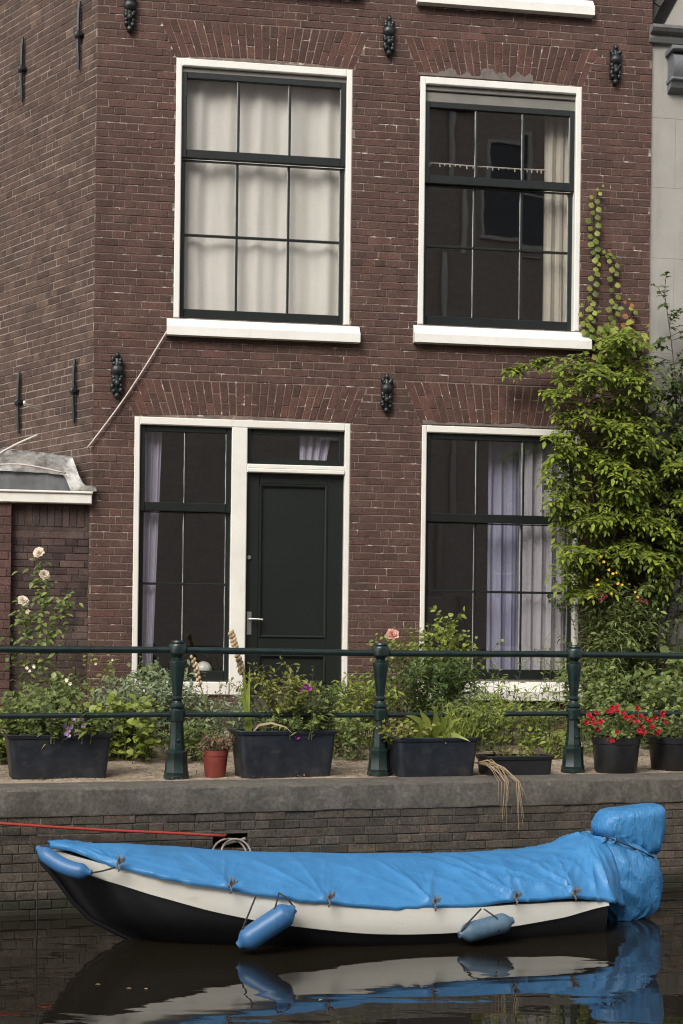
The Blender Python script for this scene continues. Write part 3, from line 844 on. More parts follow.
mb.tube([(c0[0]-0.3, -0.15, c0[1]-0.13)] + [(c0[0]+(c1[0]-c0[0])*t, -0.18-0.1*t, c0[1]+(c1[1]-c0[1])*t+0.02*math.sin(3*t)) for t in (0, .2, .4, .6, .8, 1)], 0.012, 6)
c0, c1 = fz(-10, 466, -0.12), fz(66, 471, -0.12)
mb.tube([(c0[0]+(c1[0]-c0[0])*t, -0.15, c0[1]+(c1[1]-c0[1])*t+0.03*math.sin(4*t)) for t in [i/8 for i in range(9)]], 0.01, 6)
emit('cable', mb, m_cable, None, FAC, smooth=True, label='loose frayed cable lying on the lead roof edge at left', cat='cable')
p = SIDE.inverted() @ on_plane(47, 411, 15.9, 0)
mb = MB(); mb.tube([(-0.95, 0.01, 4.34), (-0.95, -0.22, 4.36), (-0.88, -0.26, 4.37)], 0.014, 8)
o = emit('vent_pipe', mb, m_white_door, None, SIDE, smooth=True); bpy.context.view_layer.update(); adopt(o, house)

# ================================================================== GREY NEIGHBOUR AT THE RIGHT
nb = thing('plastered_house', 'grey plastered house front at the right with moulded cornice and corbel', 'house', FAC, (3.2, 0, 1.0))
pw = MB()
sx = [3.17, 3.42, 4.6, 6.5]
zcuts = [1.0, 2.35, 3.7, 5.02, 6.0, 6.73, 7.45, 8.28]
for k, (a, b) in enumerate(zip(zcuts, zcuts[1:])):
    cut = [3.17, 3.44, 4.5, 6.5] if k % 2 else [3.17, 4.0, 5.2, 6.5]
    if k == 5: cut = [3.17, 3.44, 4.5, 6.5]
    for c, e in zip(cut, cut[1:]):
        pw.bbox(c+0.0006, e-0.0006, 0.03, 0.2, a+0.0006, b-0.0006, 0.0015)
pw.box(3.17, 6.5, 0.0405, 3.0, 0.9, 8.28)
emit('plaster_wall', pw, m_plaster, nb)
cb = MB()
prof = [(0.02, 8.20), (-0.02, 8.21), (-0.04, 8.25), (-0.03, 8.285), (-0.09, 8.30), (-0.115, 8.33), (-0.115, 8.36), (0.3, 8.39), (0.3, 8.2)]
n = len(prof)
cb.add([(3.13, y, z) for y, z in prof] + [(6.5, y, z) for y, z in prof], [tuple(range(n-1, -1, -1)), tuple(range(n, 2*n))] + [(i, (i+1) % n, n+(i+1) % n, n+i) for i in range(n)])
emit('cornice', cb, m_stone, nb, smooth=35)
kb = MB()
kx = fz(672, 75, -0.1)[0]
ctr = [(0.03, 8.08), (-0.10, 8.08), (-0.15, 8.04), (-0.17, 7.97), (-0.15, 7.88), (-0.10, 7.80), (-0.06, 7.74), (0.03, 7.70)]
n = len(ctr)
kb.add([(kx, y, z) for y, z in ctr] + [(kx+0.45, y, z) for y, z in ctr], [tuple(range(n-1, -1, -1)), tuple(range(n, 2*n))] + [(i, (i+1) % n, n+(i+1) % n, n+i) for i in range(n)])
kb.bbox(kx-0.03, kx+0.48, -0.19, 0.03, 8.085, 8.13, 0.01)
kb.bbox(kx-0.012, kx+0.46, -0.125, 0.03, 7.80, 7.835, 0.01)
emit('corbel', kb, m_corbel, nb, smooth=30)
gb = MB()
gb.prism([(3.3, 8.38), (6.5, 8.38), (6.5, 11.6), (5.0, 11.6)], 0.12, 0.3)
emit('gable_wall', gb, m_plaster, nb)
tb = MB()
for row in range(3):
    for k in range(13):
        bx, bz = 3.13 + 0.21*k*0.62, 8.40 + 0.21*k*0.98
        off = row * 0.10
        dx, dz = 0.535, 0.845
        x, z = bx - off*0.84, bz + off*0.53
        if x < 2.9: pass
        y0 = 0.05 - row*0.03
        q = [(x, z), (x+dx*0.25, z+dz*0.25), (x+dx*0.25-0.09, z+dz*0.25+0.056), (x-0.09, z+0.056)]
        tb.prism([(max(3.168, a), b) for a, b in q], y0 - 0.012*(k % 2), y0+0.16)
emit('roof_verge', tb, m_tile, nb)
lb2 = MB(); lb2.prism([(3.168, 8.40), (3.32, 8.40), (5.0, 11.6), (3.168, 11.6)], 0.2, 0.32)
emit('roof_edge_board', lb2, m_tile, nb)

# ================================================================== HOUSE ACROSS THE WATER (seen in the panes)
opp = thing('facing_house', 'brick house with white framed windows across the canal, seen mirrored in the panes', 'house', WORLD, (0, -18, 0.6))
ow = MB()
OW = [(x, x + 2.1, z, z2) for x in (-12.6, -8.0, -3.4, 9.6, 15.25) for z, z2 in ((2.0, 6.3), (9.4, 12.4), (15.7, 19.2))]
def mirror_face(mb, x0, x1, z0, z1, y):
    mb.add([(x0,y,z0),(x1,y,z0),(x1,y,z1),(x0,y,z1)], [(3,2,1,0)])
t = MB()
sheet_with_holes(t, -20, 28, 0.6, 20.6, OW, 0)
ow.add([(x, -18, z) for x, y, z in t.v], [f[::-1] for f in t.f])
ow.box(-20, 28, -28, -18.3, 0.6, 20.6)
m_farpane = M('far pane', (0.07, 0.072, 0.075), 0.2, 0.2, 0.8)
m_oppw = M('brick across the canal', (0.46, 0.375, 0.325), 0.85, 0.2, 6, patches=[((0.6, 0.54, 0.48), (1.5, 1.5, 26), 0.52, 0.6, 0.6)], bump=((6, 6, 26), 0.01))
emit('wall', ow, m_oppw, opp)
for (a, b, c, e) in OW:
    fw = MB()
    f2 = MB(); frame_box(f2, a, b, c, e, 0.13, 0.13, -0.03, 0.2); f2.bbox(a-0.08, b+0.08, -0.1, 0.2, c-0.14, c-0.001, 0.01); f2.bbox(a+0.13, b-0.13, 0.03, 0.1, (c+e)/2-0.03, (c+e)/2+0.03)
    fw.add([(x, -18 - y, z) for x, y, z in f2.v], [f[::-1] for f in f2.f])
    wn = emit('window', fw, m_white, opp)
    pn = MB(); mirror_face(pn, a+0.1, b-0.1, c, e-0.1, -18.08)
    emit('pane', pn, m_farpane, wn)
for x in (-5.0, 13.95):
    dp = MB(); dp.tube([(x, -17.9, 0.6), (x, -17.9, 20.5)], 0.1, 10)
    emit('downpipe', dp, m_white, opp, smooth=True)
rb = MB(); rb.box(-20.2, 28.2, -28, -17.8, 20.6, 20.9)
emit('roof', rb, m_tile, opp)

# ================================================================== GROUND, WATER, QUAY
wm = MB(); wm.box(-140, 140, -140, 160, -0.6, 0.0)
emit('canal_water', wm, m_water, kind='structure')
gm = MB(); gm.box(-140, 140, 3.0, 200, 0.3, 0.86)
emit('ground', gm, m_ground, None, QUAY, kind='structure')
sm = MB(); sm.box(-140, 140, -140, 1.2, -0.5, 0.62)
emit('street', sm, m_street, kind='structure')
pm = MB()
def pave(u, v):
    q = 0.40 + 4.6*v; s = -9 + 19*u
    return (s, q, ground_z(q) + 0.012*mnoise.noise(Vector((s*2.5, q*2.5, 0))) + 0.006*mnoise.noise(Vector((s*11, q*11, 4))) - (0.006 if v < 0.001 else 0))
pm.grid(pave, 380, 92)
emit('pavement', pm, m_pave, None, QUAY, smooth=True, kind='structure')

qw = thing('quay_wall', 'weathered dark brick quay wall with concrete coping above the water', 'wall', QUAY, (0, 0, 0))
NX = tuple((QUAYI @ on_plane(p, 842, DQ, TQ)).x for p in (213, 248))
NZ = (0.43, (QUAYI @ on_plane(230, 833.5, DQ, TQ)).z)
qb = MB()
brick_field(qb, -9, 10, -0.03, 0.71, lambda z: [NX] if NZ[0] < z < NZ[1] else [], y=0.006, course=0.0665, L=0.23, joint=0.007, seed=71, rough=1.5)
emit('brick_face', qb, m_brick_quay, qw)
qm = MB()
sheet_with_holes(qm, -9, 10, -0.6, 0.72, [(NX[0], NX[1], NZ[0], NZ[1])], 0.008)
emit('mortar_bed', qm, m_mortar_quay, qw)
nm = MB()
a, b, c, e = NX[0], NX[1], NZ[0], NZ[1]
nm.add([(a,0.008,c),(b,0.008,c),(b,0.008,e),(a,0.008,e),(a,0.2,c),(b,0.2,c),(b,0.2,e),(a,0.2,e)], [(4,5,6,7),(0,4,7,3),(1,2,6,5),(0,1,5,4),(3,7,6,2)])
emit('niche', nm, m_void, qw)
cp = MB()
x = -9.0
r = random.Random(12)
while x < 10:
    l = 6.3
    n = 150
    zt, zb_ = 0.905 + r.uniform(-0.003, 0.003), 0.702
    y0 = -0.006 + r.uniform(-0.002, 0.002)
    # a slab with worn front edges
    prof = [(y0, zb_), (y0-0.004, zb_+0.012), (y0-0.002, zt-0.02), (y0+0.006, zt-0.007), (y0+0.024, zt), (0.2, zt+0.002), (0.42, zt), (0.42, zb_)]
    m = len(prof)
    vs = []
    for i in range(n+1):
        xx = x + 0.003 + (l-0.006)*i/n
        for j, (y, z) in enumerate(prof):
            k = 0.007*mnoise.noise(Vector((xx*9, j*0.7, 1.5))) + 0.004*mnoise.noise(Vector((xx*31, j, 7)))
            vs.append((xx, y + (k if j < 5 else 0), z + (k*0.6 if 0 < j < 6 else 0)))
    fs = [(i*m+j, i*m+(j+1) % m, (i+1)*m+(j+1) % m, (i+1)*m+j) for i in range(n) for j in range(m)]
    fs += [tuple(range(m-1, -1, -1)), tuple(n*m+j for j in range(m))]
    cp.add(vs, [f[::-1] if len(f) == 4 else f for f in fs])
    x += l
emit('coping', cp, m_coping, qw, smooth=30)
hp = MB()
for (xa, xb, y) in ((NX[0]-0.01, NX[1]-0.02, -0.03), (NX[0]+0.05, NX[1]+0.01, -0.055)):
    hp.tube([(xa + (xb-xa)*(0.5-0.5*math.cos(PI*t)), y + 0.04*math.sin(PI*t), NZ[1]-0.15 + 0.11*math.sin(PI*t)) for t in [i/12 for i in range(13)]], 0.008, 8)
hp.tube([(NX[0]+0.1, 0.12, NZ[1]-0.1), (NX[1]-0.02, 0.0, NZ[1]-0.04)], 0.012, 6)
emit('mooring_hoop', hp, m_pipe, qw, smooth=40)
# red mooring rope
mb = MB()
pts = []
for px, py in ((-60, 821), (0, 823.5), (60, 827.5), (110, 830.5), (170, 833), (205, 835), (224, 836)):
    p = QUAYI @ on_plane(px, py, DQ - 0.08*KQ, TQ)
    pts.append(tuple(p))
pts.append((pts[-1][0]+0.05, 0.06, pts[-1][2]-0.005))
mb.tube(pts, 0.0105, 8)
emit('mooring_rope', mb, m_red_rope, None, QUAY, smooth=True, label='taut red mooring rope running along the quay wall into its niche', cat='rope')

# ================================================================== RAILING
rail = thing('canal_railing', 'dark green iron railing with turned posts along the quay edge', 'railing', QUAY, (0, 0.62, 0.905))
RQ = 0.62
POST = [(0.102, 0), (0.102, 0.022), (0.096, 0.028), (0.098, 0.05), (0.092, 0.058), (0.083, 0.19), (0.087, 0.2), (0.085, 0.212), (0.066, 0.222), (0.066, 0.25), (0.06, 0.27),
        (0.052, 0.44), (0.062, 0.452), (0.064, 0.53), (0.05, 0.545), (0.061, 0.557), (0.061, 0.57), (0.045, 0.583), (0.034, 0.605), (0.046, 0.618), (0.046, 0.63), (0.034, 0.642),
        (0.036, 0.665), (0.06, 0.86), (0.065, 0.895), (0.063, 0.915), (0.046, 0.925), (0.036, 0.94), (0.042, 0.953), (0.06, 0.962), (0.071, 0.975), (0.073, 1.03), (0.067, 1.045), (0.052, 1.053), (0.056, 1.06), (0.05, 1.073), (0.02, 1.078)]
s_posts = [(QUAYI @ on_plane(px, py, DQ + RQ*KQ, TQ)).x for px, py in ((177, 715), (380, 715), (573.5, 715))]
step = (s_posts[2] - s_posts[0]) / 2
def post_mesh(s):
    pb = MB()
    pb.lathe(POST[:13], 8, (s, RQ, 0.905), PI/8)
    pb.lathe(POST[11:], 18, (s, RQ, 0.905))
    pb.blob((s, RQ-0.063, 0.905+0.3), (0.012, 0.012, 0.012), 8, 6)
    return pb
for s in [s_posts[0]-2*step, s_posts[0]-step] + s_posts + [s_posts[2]+step, s_posts[2]+2*step]:
    emit('post', post_mesh(s), m_rail, rail, smooth=35)
for nm_, zz, rr in (('top_rail', 0.905+0.995, 0.027), ('lower_rail', 0.905+0.492, 0.0205)):
    tb = MB()
    tb.tube([(-9 + i*0.5, RQ + 0.004*math.sin(i*1.7), zz + 0.004*math.sin(i*0.9)) for i in range(39)], rr, 12)
    emit(nm_, tb, m_rail, rail, smooth=40)

# ================================================================== BOAT
def interp(t, tab):
    if t <= tab[0][0]: return tab[0][1]
    for (a, b), (c, d) in zip(tab, tab[1:]):
        if t <= c:
            return b + (d-b)*(t-a)/(c-a)
    return tab[-1][1]
def smooth_tab(tab):                      # Catmull-Rom resample
    out = []
    for i in range(len(tab)-1):
        p0 = tab[max(0, i-1)]; p1 = tab[i]; p2 = tab[i+1]; p3 = tab[min(len(tab)-1, i+2)]
        for k in range(8):
            t = k/8
            y = 0.5*((2*p1[1]) + (-p0[1]+p2[1])*t + (2*p0[1]-5*p1[1]+4*p2[1]-p3[1])*t*t + (-p0[1]+3*p1[1]-3*p2[1]+p3[1])*t**3)
            out.append((p1[0]+(p2[0]-p1[0])*t, y))
    out.append(tab[-1])
    return out
BL = 3.87
BT = smooth_tab([(0, 0.035), (0.2, 0.19), (0.5, 0.36), (1.03, 0.55), (1.65, 0.67), (2.27, 0.71), (3.1, 0.69), (3.87, 0.60)])
SHEER = smooth_tab([(0, 0.60), (0.27, 0.545), (0.54, 0.475), (0.85, 0.415), (1.22, 0.35), (1.87, 0.262), (2.6, 0.215), (3.4, 0.215), (3.87, 0.195)])
STRAKE = smooth_tab([(0, 0.50), (0.27, 0.42), (0.54, 0.325), (0.85, 0.228), (1.22, 0.143), (1.87, 0.062), (2.64, 0.05), (3.47, 0.105), (3.87, 0.165)])
STEM = smooth_tab([(-0.3, 0.95), (-0.08, 0.72), (0.013, 0.54), (0.12, 0.35), (0.24, 0.235), (0.38, 0.135), (0.5, 0.04), (0.6, 0.0)])
boat = thing('moored_boat', 'small open boat with black hull and cream strake moored at the quay', 'boat', BOAT, (1.9, 0, 0))
def hull_pt(t, v, side, z_lo, z_hi, flare=0.0):
    """t along the boat 0..1, v 0..1 between the two height tables"""
    xs = t * BL
    zl, zh = z_lo(xs), z_hi(xs)
    z = zl + (zh - zl) * v
    xst = interp(z, STEM)
    x = xst + t * (BL - xst)
    bt = interp(x if t > 0 else 0, BT) if t > 0 else 0.0
    bt = interp(BL * t, BT) * min(1, t*14) if t < 0.07 else interp(BL*t, BT)
    sh = interp(xs, SHEER)
    w = max(0.0, min(1.0, (z + 0.28) / (sh + 0.28)))
    shape = (1 - (1 - w) ** 3.2) ** (0.6 + 0.55*max(0, 0.35 - t))
    return (x, side * (bt * (0.97*shape + 0.03*w) + flare), z)
kz = lambda x: -0.22
st_f = lambda x: interp(x, STRAKE)
sh_f = lambda x: interp(x, SHEER)
hb = MB()
for s in (-1, 1):
    hb.grid(lambda u, v: hull_pt(u**1.35, v, s, kz, st_f), 70, 12)
hb.add([hull_pt(1, k/6, -1, kz, st_f) for k in range(7)] + [hull_pt(1, k/6, 1, kz, st_f) for k in range(7)], [(k, k+7, k+8, k+1) for k in range(6)])
emit('hull', hb, m_hull, boat, smooth=50)
wb = MB()
for s in (-1, 1):
    def fs(u, v):
        t = u**1.35
        if v < 0.1: x = hull_pt(t, 0, s, st_f, sh_f, 0.0)
        elif v < 0.2: x = hull_pt(t, 0.0, s, st_f, sh_f, 0.016)
        elif v < 0.85: x = hull_pt(t, (v-0.1)/0.8*1.0, s, st_f, sh_f, 0.016 - 0.004*v)
        else:
            x = hull_pt(t, 1, s, st_f, sh_f, 0.014 if v < 0.95 else -0.05)
        return x
    wb.grid(fs, 70, 10)
wb.add([hull_pt(1, k/4, -1, st_f, sh_f, 0.012) for k in range(5)] + [hull_pt(1, k/4, 1, st_f, sh_f, 0.012) for k in range(5)], [(k, k+5, k+6, k+1) for k in range(4)])
emit('strake', wb, m_strake, boat, smooth=50)
sb = MB(); sb.tube([(x, 0, z) for x, z in ((-0.012, 0.612), (0.025, 0.50), (0.125, 0.38), (0.225, 0.24), (0.34, 0.12), (0.53, 0.013), (0.71, -0.08), (0.8, -0.2))], 0.018, 8)
emit('stem_post', sb, m_hull, boat, smooth=True)
# tarpaulin
TX0, TX1 = 0.06, 4.24
EDGE = smooth_tab([(0.0, 0.605), (0.21, 0.59), (0.42, 0.50), (0.73, 0.437), (1.16, 0.357), (1.8, 0.262), (2.49, 0.215), (3.0, 0.221), (3.47, 0.225), (3.84, 0.2), (4.0, 0.155), (4.15, 0.10), (4.3, 0.07)])
RIDGE = smooth_tab([(0.0, 0.612), (0.4, 0.618), (0.74, 0.596), (1.29, 0.54), (2.08, 0.50), (2.84, 0.478), (3.46, 0.485), (3.78, 0.52), (4.03, 0.578), (4.3, 0.50)])
TIES = []
for px, py in ((117, 866), (228, 888), (326, 897), (431, 901), (512, 900), (570, 896)):
    lo, hi = 0, 4.2
    for _ in range(40):
        x = (lo+hi)/2
        w = BOAT @ Vector((x, -interp(x, BT), 0.3))
        if w.x / w.y < un(px, py)[0] / F: lo = x
        else: hi = x
    TIES.append(x)
tarp = MB()
CREASES = []
for k, (t, am) in enumerate(zip(TIES, (0.008, 0.007, 0.009, 0.014, 0.026, 0.024))):
    for dx, a1 in ((-0.72, 0.12), (-0.5, 0.05), (-0.3, 0.1), (-0.95, 0.45), (-0.12, 0.25), (0.14, 0.2), (0.3, 0.45)):
        CREASES.append((t + 0.02*math.sin(k*7+dx*30), 0.97, min(t + dx*(0.8+0.3*math.sin(k*3+dx*9)), 3.95), a1, am*(0.7+0.4*math.sin(k*5+dx*17))))
for x1, a1, am in ((3.3, 0.92, 0.022), (3.45, 1.0, 0.026), (3.6, 0.95, 0.02), (3.75, 1.0, 0.026), (3.15, 0.7, 0.018), (3.88, 1.0, 0.02)):
    CREASES.append((3.97, 0.12, x1, a1, am))
def tarp_pt(u, v):
    x = TX0 + (TX1-TX0)*u
    c = -1.16 + 2.32*v
    near = 1 if c < 0 else -1
    W = interp(x, BT) + 0.016 + (0.02 if x > 3.2 else 0)
    if x > 3.86:
        k_ = min(1, (x-3.86)/0.3); k_ = k_*k_*(3-2*k_)
        W = W*(1-k_) + 0.335*k_ - 0.10*max(0, (x-4.1)/0.14)
    if x < 0.5: W *= 0.82 + 0.18*x/0.5
    tie_d = min(abs(x - t) for t in TIES)
    sag = 0.014*min(1, tie_d/0.22) * (0.7 + 0.9*mnoise.noise(Vector((x*3.1, near*4.0, 0.3))))
    ez = interp(x, EDGE) - (sag - 0.018)
    top = ez + 0.02
    rz = max(interp(x, RIDGE), top + 0.004)
    a = abs(c)
    y = c * W
    sgn = -1 if c < 0 else 1
    heavy = 0.35 + 0.65*min(1, max(0, (x-2.4)/0.9))
    if a <= 1:
        z = top + (rz - top)*(1 - a**(1.75 + 1.6*max(0, min(1, (x-3.8)/0.25))))
        r_ = (1-a)*W
        d = 0
        for t in TIES:
            dx = x - t
            rr = math.hypot(dx, r_ + 0.03)
            ang = math.atan2(dx, r_ + 0.03)
            q_ = math.cos(ang*6.5 + t*5)
            d += 0.022*heavy*math.exp(-rr/0.38)*(0.5 - abs(q_)**0.6)*min(1, rr/0.1)
        fq = math.sin((x*1.0 + c*(0.5 if x > 2.2 else 0.25))*15 + 3*mnoise.noise(Vector((x*1.7, c, 0))))
        d += 0.022*(heavy-0.25)*(0.5 - abs(fq)**0.55)*min(1, (1.04-a)*8)
        if heavy > 0.3:
            for xa, aa, xb, ab_, amp in CREASES:
                ex, ey = xb-xa, (ab_-aa)*W
                px_, py_ = x-xa, (a-aa)*W
                L2 = ex*ex + ey*ey
                tt = max(0, min(1, (px_*ex + py_*ey)/L2))
                dist = math.hypot(px_-tt*ex, py_-tt*ey)
                if dist < 0.09: d += amp*math.sin(PI*min(1, 0.15+0.85*tt))**0.5*math.exp(-dist/0.017)*1.05
        d += 0.012*heavy*mnoise.noise(Vector((x*4.5, c*2.0, 2.2)))
        d += 0.006*mnoise.noise(Vector((x*2.2+c*1.4, c*5, 8)))
        z += d*min(1, 0.25+a)
        y += sgn*d*0.4*a
    else:
        h = (a-1)/0.16
        z = top - 0.026*h - sag*0.25*h
        y = sgn*(W + 0.004*math.sin(PI*h) + 0.012*h*mnoise.noise(Vector((x*14, near, 1))) - 0.004*h)
    if x > 3.7:
        h_ = min(1, (x-3.7)/0.15) * min(1, a*1.2)
        f_ = math.sin(x*30 + 7*z + 2.2*mnoise.noise(Vector((x*5, z*3, near))))
        y += sgn*h_*(0.030*(0.5-abs(f_)**0.6) + 0.012*mnoise.noise(Vector((x*12, z*9, 3))))
        z += h_*0.012*mnoise.noise(Vector((x*9, y*9, 6)))
    return (x, y, z)
tarp.grid(tarp_pt, 380, 76)
m_ = tarp
tarpaulin = emit('tarpaulin', tarp, m_tarp, None, BOAT, base=(1.9, 0, 0.2), smooth=50, label='bright blue tarpaulin laced down over the moored boat', cat='tarpaulin')
for i, t in enumerate(TIES):
    kb = MB(); r = random.Random(i)
    W = interp(t, BT) + 0.05
    z = interp(t, EDGE) + 0.05
    kb.blob((t, -W-0.004, z), (0.016, 0.014, 0.018), 8, 6, 0.1)
    for dx, dz in ((0.03, 0.05), (-0.01, 0.06), (0.045, 0.03), (0.002, -0.05)):
        kb.tube([(t, -W-0.006, z), (t+dx*0.5+0.006, -W-0.028, z+dz*0.6), (t+dx+r.uniform(-.01, .01), -W-0.02, z+dz)], [0.006, 0.0075, 0.005], 6)
    emit('rope_tie', kb, m_tie, tarpaulin, smooth=True)
# outboard motor under its cover
om = thing('outboard_motor', 'outboard motor wrapped in crumpled blue cover on the boat stern', 'outboard motor', BOAT, (4.2, 0, 0))
HEAD = [(4.03, 0.63), (4.05, 0.70), (4.11, 0.765), (4.2, 0.785), (4.4, 0.80), (4.56, 0.81), (4.61, 0.795), (4.63, 0.72), (4.625, 0.58), (4.59, 0.47), (4.54, 0.41), (4.46, 0.40), (4.34, 0.455), (4.2, 0.51), (4.08, 0.565)]
hc = (sum(p[0] for p in HEAD)/len(HEAD), sum(p[1] for p in HEAD)/len(HEAD))
def closed_cr(poly, n):
    out = []; m = len(poly)
    for i in range(n):
        f_ = i / n * m; k = int(f_); t = f_ - k
        p0, p1, p2, p3 = poly[(k-1) % m], poly[k % m], poly[(k+1) % m], poly[(k+2) % m]
        out.append(tuple(0.5*((2*p1[d]) + (-p0[d]+p2[d])*t + (2*p0[d]-5*p1[d]+4*p2[d]-p3[d])*t*t + (-p0[d]+3*p1[d]-3*p2[d]+p3[d])*t**3) for d in (0, 1)))
    return out
HO = closed_cr(HEAD, 96)
hm = MB()
def head_pt(u, v):
    a = -PI/2 + PI*v
    y = 0.185*math.copysign(abs(math.sin(a))**0.75, a)
    s = max(0.0, math.cos(a))**0.36
    hx, hz = HO[int(round(u*96)) % 96]
    dx, dz = hx-hc[0], hz-hc[1]
    low = max(0, min(1, (0.70 - hz - 0.25*(4.3-hx))/0.2))
    dk = s
    k = 0.010*mnoise.noise(Vector((hx*11, y*9, hz*4))) + 0.03*low*(0.5-abs(math.sin(hx*26 + y*17))**0.6) + 0.005*mnoise.noise(Vector((hx*24, y*22, hz*12)))
    if s < 0.2: s = 0.0
    k *= min(1, max(0, s-0.45)*2.0)
    return (hc[0]+dx*s*(1+k), y*(1 + k*2.0) + k*0.6*math.copysign(1, y), hc[1]+dz*s*(1+k))
hm.grid(head_pt, 96, 34, close=True)
hm.v = [(hc[0] + 0.01 + (x-hc[0])*0.92, y*0.92, hc[1] + (z-hc[1])*0.94 + 0.012*(x-hc[0])) for x, y, z in hm.v]
emit('hood_cover', hm, m_tarp2, om, smooth=True)
SK = smooth_tab([(-0.03, 4.08), (0.03, 4.02), (0.12, 3.93), (0.22, 3.86), (0.36, 3.84), (0.46, 3.86), (0.54, 3.93), (0.58, 4.03)])
SK2 = smooth_tab([(-0.03, 4.40), (0.0, 4.5), (0.05, 4.565), (0.12, 4.575), (0.22, 4.58), (0.30, 4.575), (0.38, 4.55), (0.44, 4.51), (0.5, 4.42), (0.56, 4.3), (0.58, 4.25)])
skm = MB()
def skirt_pt(u, v):
    z = -0.03 + 0.61*v
    a0, a1 = interp(z, SK), interp(z, SK2)
    cx_, rx = (a0+a1)/2, (a1-a0)/2
    ry = 0.30*(0.72 + 0.28*math.sin(PI*min(1, v*1.1)))
    th = 2*PI*u
    fold = 0.042*(0.5-abs(math.sin(8*th + 4*v + 2.2*mnoise.noise(Vector((math.cos(th)*1.5, math.sin(th)*1.5, v*2)))))**0.6) * (0.4+0.6*v) + 0.014*mnoise.noise(Vector((math.cos(th)*2.2, math.sin(th)*2.2, z*7)))
    c_, s_ = math.cos(th), math.sin(th)
    ex = 0.8
    return (cx_ + (rx+fold)*math.copysign(abs(c_)**ex, c_), (ry+fold)*math.copysign(abs(s_)**ex, s_), z + 0.012*mnoise.noise(Vector((u*9, v*4, 5))))
skm.grid(skirt_pt, 130, 44, close=True)
emit('skirt_cover', skm, m_tarp2, om, smooth=True)
cd = MB()
neck = [(4.03, 0.60), (4.12, 0.565), (4.22, 0.525), (4.34, 0.475), (4.44, 0.43), (4.5, 0.415)]
cd.tube([(x, -0.20 - 0.035*math.sin(PI*i/5) + (0.1 if i == 5 else 0), z) for i, (x, z) in enumerate(neck)], 0.0055, 8)
emit('cord', cd, m_rope, om, smooth=True)
tk = MB(); tk.blob((4.0, -0.325, 0.27), (0.018, 0.016, 0.016), 8, 6, .1)
for dx, dz in ((0.05, 0.01), (-0.05, 0.015), (0.04, -0.02)):
    tk.tube([(4.0, -0.325, 0.27), (4.0+dx*0.6, -0.345, 0.27+dz), (4.0+dx, -0.33, 0.27+dz*1.4)], 0.006, 6)
emit('rope_tie', tk, m_tie, om, smooth=True)
# fenders
def fender(p0, p1, rad, mat, label, ropes, bend=None):
    p0, p1 = Vector(p0), Vector(p1)
    mb = MB()
    n = 22
    pts, rs = [], []
    for i in range(n+1):
        t = i/n
        p = p0.lerp(p1, t)
        if bend: p += Vector(bend)*math.sin(PI*t)
        e = min(t, 1-t)
        rr = rad*(0.34 if e < 0.03 else 0.42 if e < 0.07 else min(1.0, 0.55 + 0.45*math.sin(min(1, (e-0.07)/0.12)*PI/2)))
        pts.append(p); rs.append(rr)
    mb.tube(pts, rs, 18)
    f = thing('fender', label, 'fender', BOAT, tuple((p0+p1)/2), 'fenders hung along the boat side')
    emit('body', mb, mat, f, smooth=50)
    for rp in ropes:
        rb_ = MB(); rb_.tube(rp, 0.006, 6)
        emit('rope', rb_, m_rope, f, smooth=True)
    return f
def near_pt(px, py, off):
    """point on the vertical surface `off` metres outside the near gunwale"""
    lo, hi = -0.4, 4.6
    for _ in range(50):
        x = (lo+hi)/2
        w = BOAT @ Vector((x, -interp(x, BT)-off, 0))
        a, b = un(px, py)
        if w.x/w.y < a/F: lo = x
        else: hi = x
    return Vector((x, -interp(x, BT)-off, (H - b/F*w.y - BZ)/0.982))
a_, b_ = near_pt(238, 946, 0.10), near_pt(295, 908, 0.10)
fender(a_, b_, 0.078, m_fender, 'large bright blue fender hanging tilted below the left half of the tarpaulin',
       [[tuple(a_), tuple(near_pt(244, 925, 0.12)), tuple(near_pt(256, 896, 0.06))], [tuple(b_), tuple(near_pt(286, 897, 0.08)), tuple(near_pt(279, 893, 0.05))], [tuple(near_pt(274, 912, 0.13)), tuple(near_pt(279, 893, 0.05))]])
a_, b_ = near_pt(459, 935, 0.09), near_pt(513, 920, 0.09)
fender(a_, b_, 0.066, m_fender_old, 'faded grey-blue fender hanging just above the water towards the stern',
       [[tuple(a_), tuple(near_pt(466, 925, 0.13)), tuple(near_pt(481, 909, 0.05))], [tuple(near_pt(499, 932, 0.15)), tuple(near_pt(497, 918, 0.13)), tuple(near_pt(484, 909, 0.05))]])
fender((-0.02, -0.075, 0.615), (0.30, -0.33, 0.475), 0.053, m_fender, 'blue fender lashed along the bow edge', [[(0.30, -0.33, 0.475), (0.36, -0.37, 0.49), (0.44, -0.40, 0.515)], [(-0.02, -0.03, 0.60), (-0.075, 0.0, 0.645), (-0.03, 0.05, 0.615)]], bend=(-0.01, -0.02, -0.035))
mb = MB(); pw_ = on_plane(39, 858, 9.85, 0.0)
mb.tube([(pw_.x, 9.83, 0.61), (pw_.x-0.004, 9.825, 0.3), (pw_.x-0.002, 9.82, -0.05)], 0.005, 6)
emit('rope', mb, m_rope, None, WORLD, smooth=True, label='thin dark rope hanging straight down from the bow into the water', cat='rope')
# a few fallen leaves on the water
for i, (px, py) in enumerate(((126, 989), (147, 990), (322, 1000), (95, 985))):
    a, b = un(px, py)
    Y = F*H/b; X = a/F*Y
    mb = MB(); mb.leaf(Vector((X, Y, 0.004)), Vector((math.cos(i*2.1), math.sin(i*2.1), 0)), Vector((0, 0, 1)), 0.034, 0.02, 0.2, 0)
    emit('fallen_leaf', mb, m_dry, None, label='small tan leaf floating on the dark canal water', cat='leaf', group='leaves floating on the canal')

